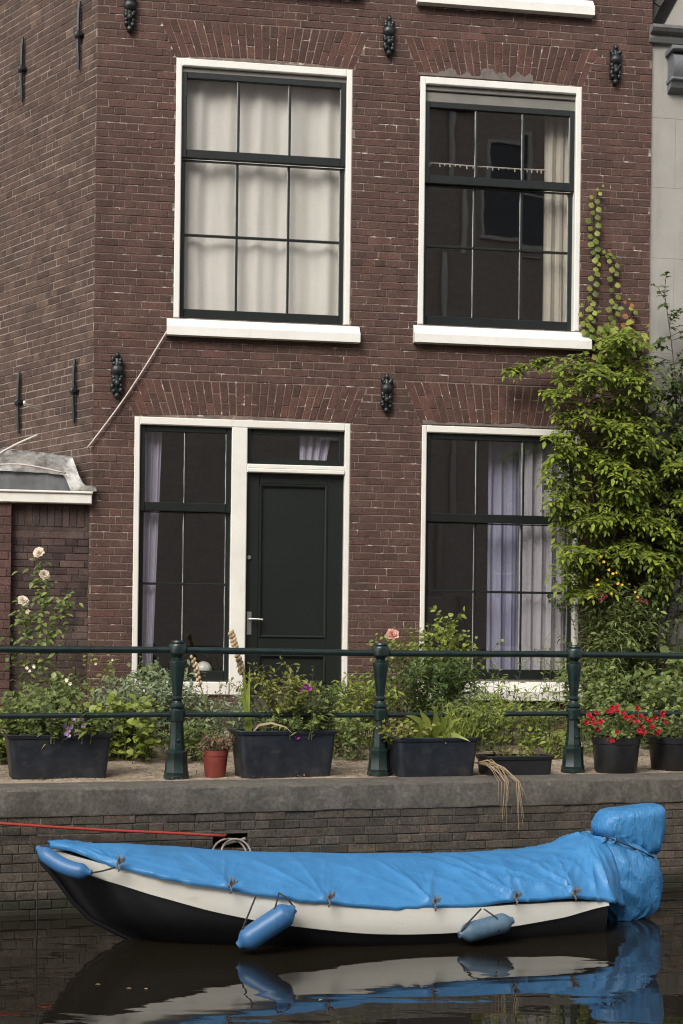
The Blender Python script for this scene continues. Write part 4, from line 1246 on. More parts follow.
# ================================================================== PLANTERS AND POTS
def rrect(cx, cy, w, d, rad, n=5):
    out = []
    for sx, sy, a0 in ((1, -1, -PI/2), (1, 1, 0), (-1, 1, PI/2), (-1, -1, PI)):
        for k in range(n):
            a = a0 + PI/2*k/(n-1)
            out.append((cx + sx*(w/2-rad) + rad*math.cos(a), cy + sy*(d/2-rad) + rad*math.sin(a)))
    return out
def ground_hit(px, py, z=0.905):
    a, b = un(px, py)
    Y = F*(H-z)/b
    return QUAYI @ Vector((a/F*Y, Y, z))
PL = {}
def planter(key, px0, px1, ptop, pbot, depth, label, mat=None, taper=0.9, name='planter', back=0.0, group='dark plastic planters along the railing', cat='planter'):
    mat = mat or m_planter
    c = ground_hit((px0+px1)/2, pbot)
    c.y += back
    w0 = QUAY @ c
    mpp = w0.y / F
    w = (px1-px0)*mpp*math.cos(math.atan(TQ))*1.02
    h = (pbot-ptop)*mpp
    cy = c.y + depth/2
    c.x = (QUAYI @ gp((px0+px1)/2, cy)).x
    z0 = 0.907 if c.y < 0.9 else ground_z(c.y) + 0.002
    mb = MB()
    lv = [(taper, 0.0, 0), (taper+0.004, 0.012, 0), (0.985, h-0.035, 0), (0.985, h-0.03, 0.010), (1.0, h-0.006, 0.012), (1.0, h, 0.008), (0.975, h, -0.012), (0.955, h-0.07, -0.012)]
    loops = []
    for k, z, e in lv:
        loops.append([(x, y, z0+z) for x, y in rrect(c.x, cy, w*k+e*2, depth*k+e*2, 0.045)])
    n = len(loops[0])
    mb.add([p for l in loops for p in l], [(i*n+k, i*n+(k+1) % n, (i+1)*n+(k+1) % n, (i+1)*n+k) for i in range(len(loops)-1) for k in range(n)] + [tuple(range(n-1, -1, -1))])
    t = thing(name, label, cat, QUAY, (c.x, cy, z0), group)
    emit('box', mb, mat, t, smooth=40)
    so = MB()
    so.grid(lambda u, v: (c.x + (u-0.5)*w*0.93, cy + (v-0.5)*depth*0.9, z0 + h - 0.055 + 0.016*mnoise.noise(Vector((u*9, v*5, px0)))), 26, 10)
    emit('soil', so, m_soil, t, smooth=True)
    PL[key] = (QUAY @ Vector((c.x, cy, z0+h-0.05)), w, depth, h)
planter('a', 5, 112, 735, 779, 0.34, 'long dark planter at far left holding mauve flowers')
planter('b', 231, 336, 731, 778, 0.34, 'long dark planter in front of the door, beside the red pot')
planter('c', 387, 477, 738, 777, 0.34, 'long dark planter right of the middle post holding strap leaves')
planter('d', 478, 553, 757, 776, 0.26, 'low flat black tray between the middle planter and right post', m_pot, 0.95, 'tray', 0.05)
def round_pot(key, px0, px1, ptop, pbot, label, mat, taper=0.8, group=None, back=0.0):
    c = ground_hit((px0+px1)/2, pbot)
    mpp = (QUAY @ c).y / F
    rad = (px1-px0)*mpp/2; h = (pbot-ptop)*mpp
    cy = c.y + rad*taper + back
    c.x = (QUAYI @ gp((px0+px1)/2, cy)).x
    z0 = 0.907
    mb = MB()
    mb.lathe([(rad*taper*0.96, 0), (rad*taper, 0.012), (rad*0.965, h*0.80), (rad, h*0.81), (rad*1.015, h*0.99), (rad*0.99, h), (rad*0.94, h), (rad*0.92, h*0.8)], 28, (c.x, cy, z0))
    mb.f.pop()
    t = thing('flower_pot', label, 'flower pot', QUAY, (c.x, cy, z0), group)
    emit('pot', mb, mat, t, smooth=40)
    so = MB(); so.lathe([(rad*0.5, h*0.84), (rad*0.93, h*0.82)], 24, (c.x, cy, z0))
    emit('soil', so, m_soil, t)
    PL[key] = (QUAY @ Vector((c.x, cy, z0+h*0.85)), rad*2, rad*2, h)
round_pot('r', 203, 229, 751, 778, 'small red pot with dried plant beside the left post', m_terra)
round_pot('g', 592, 641, 738, 774, 'round black pot holding red flowers beside the right post', m_pot, 0.86)
round_pot('h', 648, 704, 738, 772, 'round black pot cut by the right edge of the view', m_pot, 0.86)

# ================================================================== PLANTS
def curve(p, d, L, n, r, up=0.0, wob=0.1, grav=0.0):
    pts = [Vector(p)]
    d = d.normalized()
    st_ = L/n
    for i in range(n):
        d = (d + Vector((r.uniform(-wob, wob), r.uniform(-wob, wob), r.uniform(-wob, wob)*0.6 + up - grav*(i/n)))).normalized()
        pts.append(pts[-1] + d*st_)
    return pts
def along(pts, t):
    f_ = t*(len(pts)-1); k = min(int(f_), len(pts)-2)
    return pts[k].lerp(pts[k+1], f_-k), (pts[k+1]-pts[k]).normalized()

def bush(name, label, cat, p, wid, hgt, mat, seed, stems=16, leaf=(0.06, 0.035), dens=30, t0=0.15, twigs=5, dep=None, wob=0.12, droop=0.35,
         lift=0.25, arch_=0.12, smat=None, group=None, fold=0.3, stem_r=0.0035, w2=0.72, hvar=0.25, lean=(0, 0), base_w=0.45, twig_l=0.28):
    r = random.Random(seed)
    p = Vector(p)
    dep = dep or wid*0.7
    if stems > 11: stems = int(stems*1.35); hgt *= 1.1
    t = thing(name, label, cat, WORLD, tuple(p), group)
    sm, fm = MB(), MB()
    tips = []
    for i in range(stems):
        az = r.uniform(0, 2*PI); rad_ = math.sqrt(r.random())
        bx, by = math.cos(az)*rad_*wid*0.5*base_w, math.sin(az)*rad_*dep*0.5*base_w
        tx, ty = math.cos(az)*rad_*wid*0.5, math.sin(az)*rad_*dep*0.5
        hh = hgt*(1 - hvar*rad_*r.uniform(0.4, 1.3))*r.uniform(0.78, 1.0)
        a = p + Vector((bx, by, -0.02))
        d = Vector((tx-bx+lean[0], ty-by+lean[1], hh))
        L_ = d.length
        pts = curve(a, d, L_, 8, r, 0.0, wob, arch_)
        sm.tube(pts, [stem_r*(1-0.6*k/8) for k in range(9)], 5, False)
        tips.append(pts[-1])
        lines = [(pts, t0, 1.0)]
        for k in range(twigs):
            tt = r.uniform(max(0.2, t0), 0.95)
            q, dd = along(pts, tt)
            side = Vector((r.uniform(-1, 1), r.uniform(-1, 1), r.uniform(0.0, 0.8)))
            tw = curve(q, dd*0.5 + side, hgt*twig_l*r.uniform(0.5, 1.1), 4, r, 0, wob, arch_)
            sm.tube(tw, [stem_r*0.5]*5, 4, False)
            lines.append((tw, 0.1, 1.0))
        for ln, ta, tb_ in lines:
            LL = sum((ln[k+1]-ln[k]).length for k in range(len(ln)-1))
            n = max(2, int(dens*LL*(tb_-ta)))
            for k in range(n):
                q, dd = along(ln, ta + (tb_-ta)*(k + r.random())/n)
                az2 = k*2.4 + r.uniform(-0.6, 0.6)
                o_ = dd.orthogonal().normalized()
                o_ = Matrix.Rotation(az2, 3, dd) @ o_
                ld = o_ + dd*0.45 + Vector((0, 0, lift)) + Vector((0, -0.15, 0))
                s_ = r.uniform(0.6, 1.15)
                nn = Vector((r.uniform(-0.5, 0.5), r.uniform(-0.9, 0.1), 1))
                fm.leaf(q, ld, nn, leaf[0]*s_, leaf[1]*s_, fold, droop*r.uniform(0.3, 1.3), 0.38, w2)
    emit('stems', sm, smat or m_stem, t, smooth=True)
    emit('foliage', fm, mat, t, smooth=True)
    return t, tips, r

def petals(mb, c, face, rad, n, r, cup=0.4, layers=1, width=0.9):
    face = face.normalized()
    a = face.orthogonal().normalized(); b = face.cross(a)
    for l in range(layers):
        k = 1 - 0.24*l if layers > 1 else 1
        for i in range(n):
            th = 2*PI*i/n + l*0.6 + r.uniform(-0.15, 0.15)
            d = a*math.cos(th) + b*math.sin(th) + face*(cup + l*0.55)
            mb.leaf(c + face*(0.004*l), d, face, rad*k*r.uniform(0.9, 1.05), rad*width*k, 0.5, 0.0, 0.5, 0.95)
def blooms(parent, name, pts, rad, mat, seed, n=5, layers=1, cup=0.3, face=None, width=0.9):
    r = random.Random(seed)
    for p in pts:
        mb = MB()
        f_ = face or Vector((r.uniform(-0.5, 0.5), -1, r.uniform(0.1, 0.7)))
        petals(mb, Vector(p), Vector(f_), rad*r.uniform(0.85, 1.12), n, r, cup, layers, width)
        emit(name, mb, mat, parent, smooth=True)
def hit(px, py, Y):                        # a point at a measured distance
    a, b = un(px, py)
    return Vector((a/F*Y, Y, H - b/F*Y))

# ---- big vine on the right
def vine():
    r = random.Random(77)
    t = thing('climbing_vine', 'large bright green vine with layered drooping leaves climbing the wall right of the lower window', 'climbing plant', FAC, (2.75, -0.1, 1.1), None)
    sm, fm = MB(), MB()
    P = lambda px, py, y: Vector((fz(px, py, y)[0], y, fz(px, py, y)[1]))
    for k in range(4):
        base = Vector((2.62 + 0.07*k, -0.08-0.05*k, 1.05))
        sm.tube([base, base+Vector((0.03*math.sin(k), -0.03, 0.8)), base + Vector((0.05*math.cos(k*2), -0.02, 1.7)), base+Vector((-0.1+0.08*k, -0.06, 2.7)), base+Vector((-0.25+0.15*k, -0.08, 3.5))], [0.028, 0.026, 0.02, 0.015, 0.008], 7)
    poly = [(552, 364), (580, 350), (600, 340), (625, 330), (642, 345), (650, 380), (668, 420), (690, 450), (690, 560), (655, 590), (632, 560), (600, 590), (572, 600), (556, 566), (560, 530), (553, 500), (545, 470), (556, 455), (549, 430), (556, 410), (545, 395)]
    def inside(x, y):
        c = False; n = len(poly)
        for i in range(n):
            (xa, ya), (xb, yb) = poly[i], poly[(i+1) % n]
            if (ya > y) != (yb > y) and x < (xb-xa)*(y-ya)/(yb-ya)+xa: c = not c
        return c
    def compound(p, d, L, nl, ll, mb):
        pts = curve(p, d, L, 6, r, 0.02, 0.06, 0.35)
        sm.tube(pts, 0.0018, 4, False)
        for k in range(nl):
            tt = 0.22 + 0.78*(k//2*2)/(nl-1) if k < nl-1 else 1.0
            q, dd = along(pts, min(1, tt))
            sd = dd.cross(Vector((0, 0, 1)))
            sd = sd.normalized() if sd.length > 0.01 else Vector((1, 0, 0))
            if k == nl-1: ld = dd
            else: ld = sd*(1 if k % 2 else -1) + dd*0.55
            s_ = r.uniform(0.75, 1.15)
            mb.leaf(q, ld + Vector((0, 0, 0.02)), Vector((r.uniform(-0.3, 0.3), -0.45, 1)), ll*s_, ll*0.46*s_, 0.22, r.uniform(0.05, 0.42), 0.36, 0.74)
    n = 0
    while n < 1750:
        px, py = r.uniform(543, 692), r.uniform(328, 602)
        if not inside(px, py) or (px < 604 and py < 364): continue
        # billowing layers: a clump field pushes whole tiers forward
        cl = mnoise.noise(Vector((px*0.028, py*0.055, 0.0)))
        if cl < -0.18 and r.random() < 0.8: continue
        y = -0.06 - 0.5*max(0.0, min(1.0, 0.45 + cl*1.2)) - r.random()*0.2
        p = P(px, py, y)
        d = Vector((r.uniform(-1.0, 0.6), -0.9, r.uniform(-0.25, 0.25)))
        compound(p, d, r.uniform(0.12, 0.30), 9, r.choice((0.042, 0.055, 0.066, 0.084)), fm)
        n += 1
    # the arm reaching left under the sill
    arm = [P(590, 358, -0.2), P(565, 358, -0.2), P(540, 362, -0.2), P(520, 368, -0.2), P(507, 370, -0.2)]
    sm.tube(arm, [0.008, 0.007, 0.005, 0.004, 0.002], 5, False)
    for k in range(46):
        q, dd = along(arm, r.random()**0.8)
        compound(q, Vector((r.uniform(-1.2, 0.3), -0.5, r.uniform(-0.5, 0.4))), r.uniform(0.08, 0.16), 7, 0.065, fm)
    emit('stems', sm, m_wood, t, smooth=True)
    emit('foliage', fm, m_lf_vine, t, smooth=True)
vine()
# ---- creeper strands above the vine
def creeper():
    r = random.Random(8)
    t = thing('creeper', 'thin creeper with overlapping round leaves climbing beside the upper right window', 'climbing plant', FAC, (2.75, 0, 4.8))
    sm, fm, rm_ = MB(), MB(), MB()
    P = lambda px, py, y: Vector((fz(px, py, y)[0], y, fz(px, py, y)[1]))
    strands = [[(598, 186), (594, 205), (592, 225), (594, 245), (596, 265), (592, 290), (590, 315), (588, 335), (590, 360)],
               [(603, 252), (609, 258), (613, 275), (613, 300), (611, 318), (606, 335), (604, 360)],
               [(585, 300), (583, 318), (586, 335), (596, 350)], [(625, 300), (632, 310), (625, 325), (615, 345)]]
    for si, st_ in enumerate(strands):
        pts = [P(x, y, -0.02) for x, y in st_]
        s1 = MB(); s1.tube(pts, 0.004, 5, False); emit('stem', s1, m_wood, t, smooth=True)
        n = int(sum((pts[i+1]-pts[i]).length for i in range(len(pts)-1)) * (23 if si < 2 else 22))
        for k in range(n):
            q, dd = along(pts, (k+0.5)/n)
            s_ = (0.55 + 0.5*min(1, k/5)) * r.uniform(0.85, 1.1)
            sd = (-1 if k % 2 else 1)
            q = q + Vector((sd*0.02 + r.uniform(-0.022, 0.022), -0.025 - r.random()*0.02, 0.03))
            mb = rm_ if (si == 3 and r.random() < 0.55) or (k == 0 and si == 1) else fm
            mb.leaf(q, Vector((sd*0.35 + r.uniform(-.3, .3), -0.35, -1)), Vector((r.uniform(-.2, .2), -1, 0.25)), 0.072*s_, 0.062*s_, -0.2, 0.0, 0.36, 0.8)
    for k in range(170):          # the thick tangle at the base
        x, y = r.gauss(612, 17), r.gauss(340, 14)
        if x > 650 or y > 375 or (x < 599 and y < 356): continue
        q = P(x, y, -0.05 - r.random()*0.2)
        s_ = r.uniform(0.6, 1.1)
        (rm_ if r.random() < 0.07 else fm).leaf(q, Vector((r.uniform(-.8, .8), -0.5, r.uniform(-1, 0.2))), Vector((r.uniform(-.4, .4), -1, 0.5)), 0.11*s_, 0.075*s_, 0.15, 0.2, 0.36, 0.75)
    emit('foliage', fm, m_lf_creeper, t, smooth=True)
    emit('reddened_leaves', rm_, m_lf_red, t, smooth=True)
creeper()
# ---- dark shrub at the right edge
def shrub_right():
    r = random.Random(15)
    t = thing('wall_shrub', 'tall dark-leaved shrub against the grey plaster wall at the right edge', 'shrub', FAC, (3.5, -0.5, 1.1))
    sm, fm = MB(), MB()
    for k in range(6):
        a = Vector((3.14 + 0.08*k, -0.30 + 0.05*(k % 3), 1.05))
        pts = curve(a, Vector((0.02*k-0.02, 0.02, 1)), 3.3 + 0.24*k, 12, r, 0.03, 0.07)
        sm.tube(pts, [0.012*(1-0.7*i/12) for i in range(13)], 6, False)
        for j in range(56):
            tt = r.uniform(0.4, 1.0)
            q, dd = along(pts, tt)
            tw = curve(q, Vector((r.uniform(-1, 0.6), r.uniform(-1, 0.1), r.uniform(-0.1, 0.6))), r.uniform(0.2, 0.48), 5, r, 0, 0.15, 0.2)
            sm.tube(tw, 0.003, 4, False)
            for i in range(15):
                q2, d2 = along(tw, r.uniform(0.15, 1))
                s_ = r.uniform(0.7, 1.2)
                fm.leaf(q2, Vector((r.uniform(-1, 1), r.uniform(-1, 0.2), r.uniform(-0.6, 0.4)))+d2*0.5, Vector((r.uniform(-.4, .4), -0.5, 1)), 0.075*s_, 0.034*s_, 0.3, 0.3)
    emit('stems', sm, m_wood, t, smooth=True)
    emit('foliage', fm, m_lf_dark, t, smooth=True)
shrub_right()

def Q(px, q): return tuple(gp(px, q))
def hpx(px, q, py):                        # height needed for the top to reach row py
    return gp(px, q, py).z - ground_z(q)
def wpx(px, q, n): return gp(px, q).y * n / F

# ---- wall-foot plants, right to left
b, tips, r = bush('leafy_plant', 'broad-leaved green plant at the foot of the grey wall at right', 'plant', Q(668, 2.3), wpx(668, 2.3, 70), hpx(668, 2.3, 640), m_lf_mid, 101, 14, (0.16, 0.13), 12, 0.25, 2, lift=0.1, droop=0.5, w2=0.9, fold=0.15)
b, tips, r = bush('flowering_plant', 'tall narrow-leaved plant with yellow flowers in front of the vine', 'plant', Q(608, 2.5), wpx(608, 2.5, 64), hpx(608, 2.5, 572), m_lf_mid, 102, 13, (0.15, 0.022), 34, 0.3, 1, arch_=0.02, lift=0.1, droop=0.7, wob=0.05, hvar=0.3)
Yf = gp(608, 2.4).y - 0.2
blooms(b, 'yellow_flower', [hit(x, y, Yf) for x, y in ((600, 557), (604, 562), (609, 570), (613, 574), (616, 573), (597, 580), (598, 585), (618, 584), (622, 585), (611, 594), (635, 592), (638, 597), (606, 556))], 0.017, m_yellow, 1, 5)
blooms(b, 'crimson_flower', [hit(x, y, Yf) for x, y in ((601, 594), (603, 599), (600, 600), (606, 597), (640, 600), (646, 602))], 0.021, m_crimson, 2, 6, 2)
bush('ivy', 'dark ivy mass covering the wall foot between lower right window and grey wall', 'climbing plant', Q(624, 2.95), wpx(624, 2.9, 84), hpx(612, 2.9, 560), m_lf_dark, 103, 26, (0.07, 0.05), 30, 0.1, 5, dep=0.4, base_w=0.8, smat=m_wood)
bush('leafy_shrub', 'light green shrub below the vine behind the right railing post', 'shrub', Q(590, 2.2), wpx(590, 2.2, 62), hpx(590, 2.2, 655), m_lf_mid, 104, 16, (0.085, 0.04), 26, 0.1, 4)
bush('fern', 'feathery green plant spreading behind the red flowers', 'plant', Q(640, 1.9), wpx(640, 1.9, 90), hpx(640, 1.9, 665), m_lf_mid, 105, 18, (0.08, 0.045), 24, 0.1, 4, droop=0.5)
bush('weedy_plant', 'thin weedy plant with narrow leaves reaching up before the lower right window', 'plant', Q(520, 2.35), wpx(520, 2.35, 105), hpx(520, 2.35, 632), m_lf_mid, 106, 17, (0.085, 0.02), 24, 0.15, 2, arch_=0.05, wob=0.08, base_w=0.9, hvar=0.6)
bush('ground_cover_plant', 'low mid-green plant under the lower right window sill', 'plant', Q(525, 2.1), wpx(525, 2.1, 100), hpx(525, 2.1, 700), m_lf_mid, 107, 20, (0.07, 0.035), 26, 0.05, 4, base_w=0.8)
bush('leafy_plant', 'low spreading plant behind the low black tray', 'plant', Q(545, 1.75), wpx(545, 1.75, 70), hpx(545, 1.75, 722), m_lf_bright, 108, 12, (0.06, 0.03), 20, 0.05, 3, base_w=0.8)
bush('mallow_shrub', 'bright rounded-leaf shrub rising before the left edge of the lower right window', 'shrub', Q(441, 2.5), wpx(441, 2.5, 72), hpx(441, 2.5, 590), m_lf_bright, 109, 14, (0.062, 0.046), 34, 0.45, 6, hvar=0.35, w2=0.85, twig_l=0.2, arch_=0.08)
bush('dark_shrub', 'dark bushy shrub behind the planter of strap leaves', 'shrub', Q(425, 2.25), wpx(425, 2.25, 95), hpx(425, 2.25, 648), m_lf_dark, 110, 26, (0.075, 0.03), 34, 0.05, 6, base_w=0.7)
b, tips, r = bush('rose_bush', 'rose bush with single pink bloom above the middle railing post', 'rose bush', Q(396, 2.45), wpx(396, 2.45, 44), hpx(396, 2.45, 622), m_lf_mid, 111, 9, (0.06, 0.036), 22, 0.3, 4, smat=m_wood)
blooms(b, 'rose', [hit(392, 635, gp(392, 2.3).y)], 0.065, m_pink, 5, 7, 4, 0.25)
bush('fern', 'light green ferny plant between the door and the middle post', 'plant', Q(362, 2.0), wpx(362, 2.0, 62), hpx(362, 2.0, 668), m_lf_bright, 112, 20, (0.075, 0.026), 32, 0.08, 5, base_w=0.6)
bush('leafy_plant', 'dark low plant at the foot of the door frame, right of the door', 'plant', Q(346, 2.4), wpx(346, 2.4, 50), hpx(346, 2.4, 688), m_lf_dark, 113, 12, (0.07, 0.035), 26, 0.05, 4)
bush('ground_cover_plant', 'yellowish low plant in front of the doorstep', 'plant', Q(320, 1.75), wpx(320, 1.75, 64), hpx(320, 1.75, 705), m_lf_yellow, 114, 16, (0.06, 0.028), 26, 0.05, 4, base_w=0.7)
bush('silvery_shrub', 'silvery green shrub behind the left railing post', 'shrub', Q(152, 2.3), wpx(152, 2.3, 105), hpx(152, 2.3, 662), m_lf_silver, 115, 40, (0.085, 0.028), 32, 0.05, 5, base_w=0.8, hvar=0.5)
bush('silvery_shrub', 'pale yellowish-green shrub between the left post and the red pot', 'shrub', Q(212, 2.0), wpx(212, 2.0, 75), hpx(212, 2.0, 690), m_lf_silver, 116, 24, (0.07, 0.022), 32, 0.05, 5, base_w=0.8)
bush('leafy_shrub', 'light green leafy clump right of the long planter of mauve flowers', 'shrub', Q(122, 1.6), wpx(122, 1.6, 85), hpx(122, 1.6, 694), m_lf_bright, 117, 30, (0.085, 0.06), 22, 0.05, 4, base_w=0.85, hvar=0.35, w2=0.85)
bush('leafy_shrub', 'low leafy clump beside the base of the left post', 'shrub', Q(190, 1.5), wpx(190, 1.5, 60), hpx(190, 1.5, 716), m_lf_mid, 118, 18, (0.08, 0.03), 28, 0.05, 3, base_w=0.8)
bush('leafy_shrub', 'dark green upright clump beside the window left of the door', 'shrub', Q(140, 2.75), wpx(140, 2.7, 55), hpx(140, 2.7, 655), m_lf_mid, 119, 14, (0.07, 0.04), 26, 0.1, 4)
bush('leafy_shrub', 'soft green clump behind the mauve flowers at far left', 'shrub', Q(52, 2.0), wpx(52, 2.0, 105), hpx(52, 2.0, 672), m_lf_mid, 120, 32, (0.075, 0.05), 24, 0.05, 5, base_w=0.8, hvar=0.4)
bush('leafy_shrub', 'yellowish leafy clump left of the long planter, at the left edge', 'shrub', Q(8, 1.5), wpx(8, 1.5, 55), hpx(8, 1.5, 712), m_lf_bright, 121, 18, (0.09, 0.065), 18, 0.05, 3, base_w=0.8, w2=0.85)
bush('leafy_plant', 'thick light green weeds between the low tray and the right post', 'plant', Q(560, 1.45), wpx(560, 1.45, 46), hpx(560, 1.45, 728), m_lf_bright, 141, 13, (0.07, 0.03), 22, 0.05, 3, base_w=0.8)
bush('leafy_plant', 'mid green plant with lance leaves right behind the planter of strap leaves', 'plant', Q(470, 1.7), wpx(470, 1.7, 80), hpx(470, 1.7, 690), m_lf_mid, 142, 20, (0.095, 0.03), 22, 0.05, 3, base_w=0.8)
bush('leafy_plant', 'pale green plant with lance leaves under the middle of the lower right window', 'plant', Q(505, 1.95), wpx(505, 1.95, 85), hpx(505, 1.95, 684), m_lf_bright, 143, 18, (0.095, 0.028), 22, 0.1, 3, base_w=0.8)
bush('leafy_plant', 'soft green plant just left of the middle post, low on the sand', 'plant', Q(345, 1.55), wpx(345, 1.55, 55), hpx(345, 1.55, 706), m_lf_mid, 144, 15, (0.08, 0.034), 22, 0.05, 3, base_w=0.8)
bush('leafy_plant', 'dense green plant behind the planter in front of the door', 'plant', Q(275, 1.8), wpx(275, 1.8, 80), hpx(275, 1.8, 704), m_lf_mid, 145, 18, (0.075, 0.03), 24, 0.05, 3, base_w=0.8)
bush('leafy_plant', 'green plant behind the red geranium by the right post', 'plant', Q(600, 1.5), wpx(600, 1.5, 60), hpx(600, 1.5, 690), m_lf_mid, 146, 16, (0.085, 0.036), 22, 0.05, 3, base_w=0.8)
bush('leafy_plant', 'tall loose green plant at the right edge behind the black pot', 'plant', Q(672, 1.7), wpx(672, 1.7, 70), hpx(672, 1.7, 670), m_lf_mid, 147, 15, (0.1, 0.06), 18, 0.05, 3, base_w=0.8, w2=0.85)
bush('leafy_shrub', 'mixed green leafy mass between the vine and the right railing post', 'shrub', Q(618, 2.6), wpx(618, 2.6, 80), hpx(618, 2.6, 575), m_lf_mid, 151, 24, (0.08, 0.034), 26, 0.15, 5, base_w=0.7)
# white rose bush: long canes with leaf tufts and three blooms
b, tips, r = bush('rose_bush', 'climbing rose with three ivory blooms against the recessed wall at left', 'rose bush', Q(40, 2.9), wpx(40, 2.9, 55), hpx(40, 2.9, 575), m_lf_dark, 122, 11, (0.075, 0.045), 18, 0.25, 4, dep=0.4, smat=m_wood, hvar=0.5, twig_l=0.16)
Yr = gp(40, 2.8).y
cn = MB(); fm = MB()
for (xa, ya), (xb, yb) in (((40, 690), (41, 556)), ((38, 690), (44, 576)), ((28, 690), (24, 602)), ((50, 690), (66, 590))):
    p0, p1 = hit(xa, ya, Yr), hit(xb, yb, Yr)
    pts = [p0.lerp(p1, i/8) + Vector((0.03*math.sin(i*1.1+xa), 0.02*math.cos(i), 0)) for i in range(9)]
    cn.tube(pts, 0.004, 5, False)
    for k in range(60):
        q, dd = along(pts, 0.25 + 0.72*r.random()**0.6)
        q = q + Vector((r.gauss(0, 0.05), r.gauss(0, 0.04), r.gauss(0, 0.03)))
        s_ = r.uniform(0.6, 1.1)
        fm.leaf(q, Vector((r.uniform(-1, 1), r.uniform(-1, 0), r.uniform(-0.5, 0.3))), Vector((r.uniform(-.3, .3), -0.6, 1)), 0.075*s_, 0.046*s_, 0.25, 0.3)
emit('canes', cn, m_wood, b, smooth=True); emit('cane_leaves', fm, m_lf_mid, b, smooth=True)
blooms(b, 'rose', [hit(39, 553, Yr-0.1), hit(44, 575, Yr-0.12), hit(23, 601, Yr-0.1)], 0.062, m_rose, 3, 8, 5, 0.15)
blooms(b, 'rose_bud', [hit(28, 612, Yr-0.08), hit(27, 604, Yr-0.08)], 0.03, m_rose, 4, 5, 2, 0.5)
# thin yellowing stems next to the corner
b, tips, r = bush('rose_bush', 'straggly rose with yellowing sparse leaves at the house corner', 'rose bush', Q(88, 2.75), wpx(88, 2.75, 60), hpx(88, 2.75, 592), m_lf_yellow, 123, 9, (0.06, 0.038), 13, 0.35, 3, dep=0.4, hvar=0.5, smat=m_wood, twig_l=0.14)
blooms(b, 'rose_bud', [hit(96, 664, Yr), hit(112, 660, Yr), hit(66, 680, Yr)], 0.02, m_rose, 7, 5, 1, 0.8)
b, tips, r = bush('daisy_plant', 'slender plant with tiny white flowers behind the far left planter', 'plant', Q(40, 1.7), wpx(40, 1.7, 45), hpx(40, 1.7, 668), m_lf_mid, 124, 8, (0.06, 0.03), 18, 0.2, 2)
blooms(b, 'white_flower', [hit(x, y, gp(40, 1.6).y) for x, y in ((27, 668), (30, 671), (34, 667), (67, 681), (70, 684))], 0.018, m_rose, 9, 6)

# ---- plants in the planters
def P_in(key, fx=0.0, fy=0.0):
    p, w, d, h_ = PL[key]
    ax = QUAY.to_3x3() @ Vector((1, 0, 0)); ay = QUAY.to_3x3() @ Vector((0, 1, 0))
    return p + ax*(fx*w) + ay*(fy*d)
def htop(p, py): return hit(0, py, p.y).z - p.z
pa = P_in('a', 0.0, -0.05)
b, tips, r = bush('flowering_plant', 'mauve flowering plant filling the far left planter', 'plant', tuple(pa), 0.9, 0.32, m_lf_mid, 201, 44, (0.075, 0.05), 20, 0.1, 3, dep=0.42, base_w=0.85, droop=0.5, hvar=0.4)
blooms(b, 'mauve_flower', [hit(x, y, pa.y-0.16) for x, y in ((54, 718), (57, 716), (60, 715), (53, 721), (73, 719), (75, 722), (82, 719), (86, 722), (67, 728), (69, 731), (72, 727), (77, 731), (78, 734), (66, 734), (69, 736), (64, 726), (84, 726), (52, 737))], 0.021, m_purple, 11, 5)
mb = MB()
for x0_, x1_, y0_, y1_, k in ((70, 84, 742, 697, 0.03), (66, 60, 742, 700, -0.02), (75, 98, 740, 714, 0.05), (60, 48, 745, 704, -0.02), (60, 41, 738, 750, -0.03)):
    a, c = hit(x0_, y0_, pa.y-0.1), hit(x1_, y1_, pa.y-0.2)
    mb.blade([a.lerp(c, i/6) + Vector((0, 0, 0.04*math.sin(PI*i/6))) for i in range(7)], 0.022)
emit('strap_leaves', mb, m_lf_yellow, b, smooth=True)
pb_ = P_in('b', -0.05, 0.05)
b, tips, r = bush('yellow_shrub', 'airy yellow-green shrub growing in the planter before the door', 'shrub', tuple(P_in('b', -0.02, 0.1)), wpx(285, .9, 84), htop(pb_, 652), m_lf_yellow, 202, 18, (0.062, 0.024), 40, 0.35, 6, dep=0.35, base_w=0.35, twig_l=0.22, hvar=0.35, wob=0.09)
b, tips, r = bush('trailing_plant', 'sparse magenta flowering plant at the rim of the planter before the door', 'plant', tuple(P_in('b', 0.12, -0.1)), 0.7, 0.22, m_lf_mid, 203, 26, (0.065, 0.03), 22, 0.1, 3, dep=0.4, base_w=0.9)
blooms(b, 'magenta_flower', [hit(x, y, pb_.y-0.14) for x, y in ((252, 738), (256, 737), (260, 739), (268, 738), (254, 741), (270, 740), (287, 735), (291, 733), (295, 735), (289, 738), (297, 738), (310, 689), (306, 686), (302, 690))], 0.022, m_magenta, 12, 6)
b, tips, r = bush('leafy_plant', 'tall green leafy plant at the right end of the planter before the door', 'plant', tuple(P_in('b', 0.34, 0.05)), 0.42, 0.46, m_lf_mid, 204, 17, (0.085, 0.034), 20, 0.1, 3, dep=0.28)
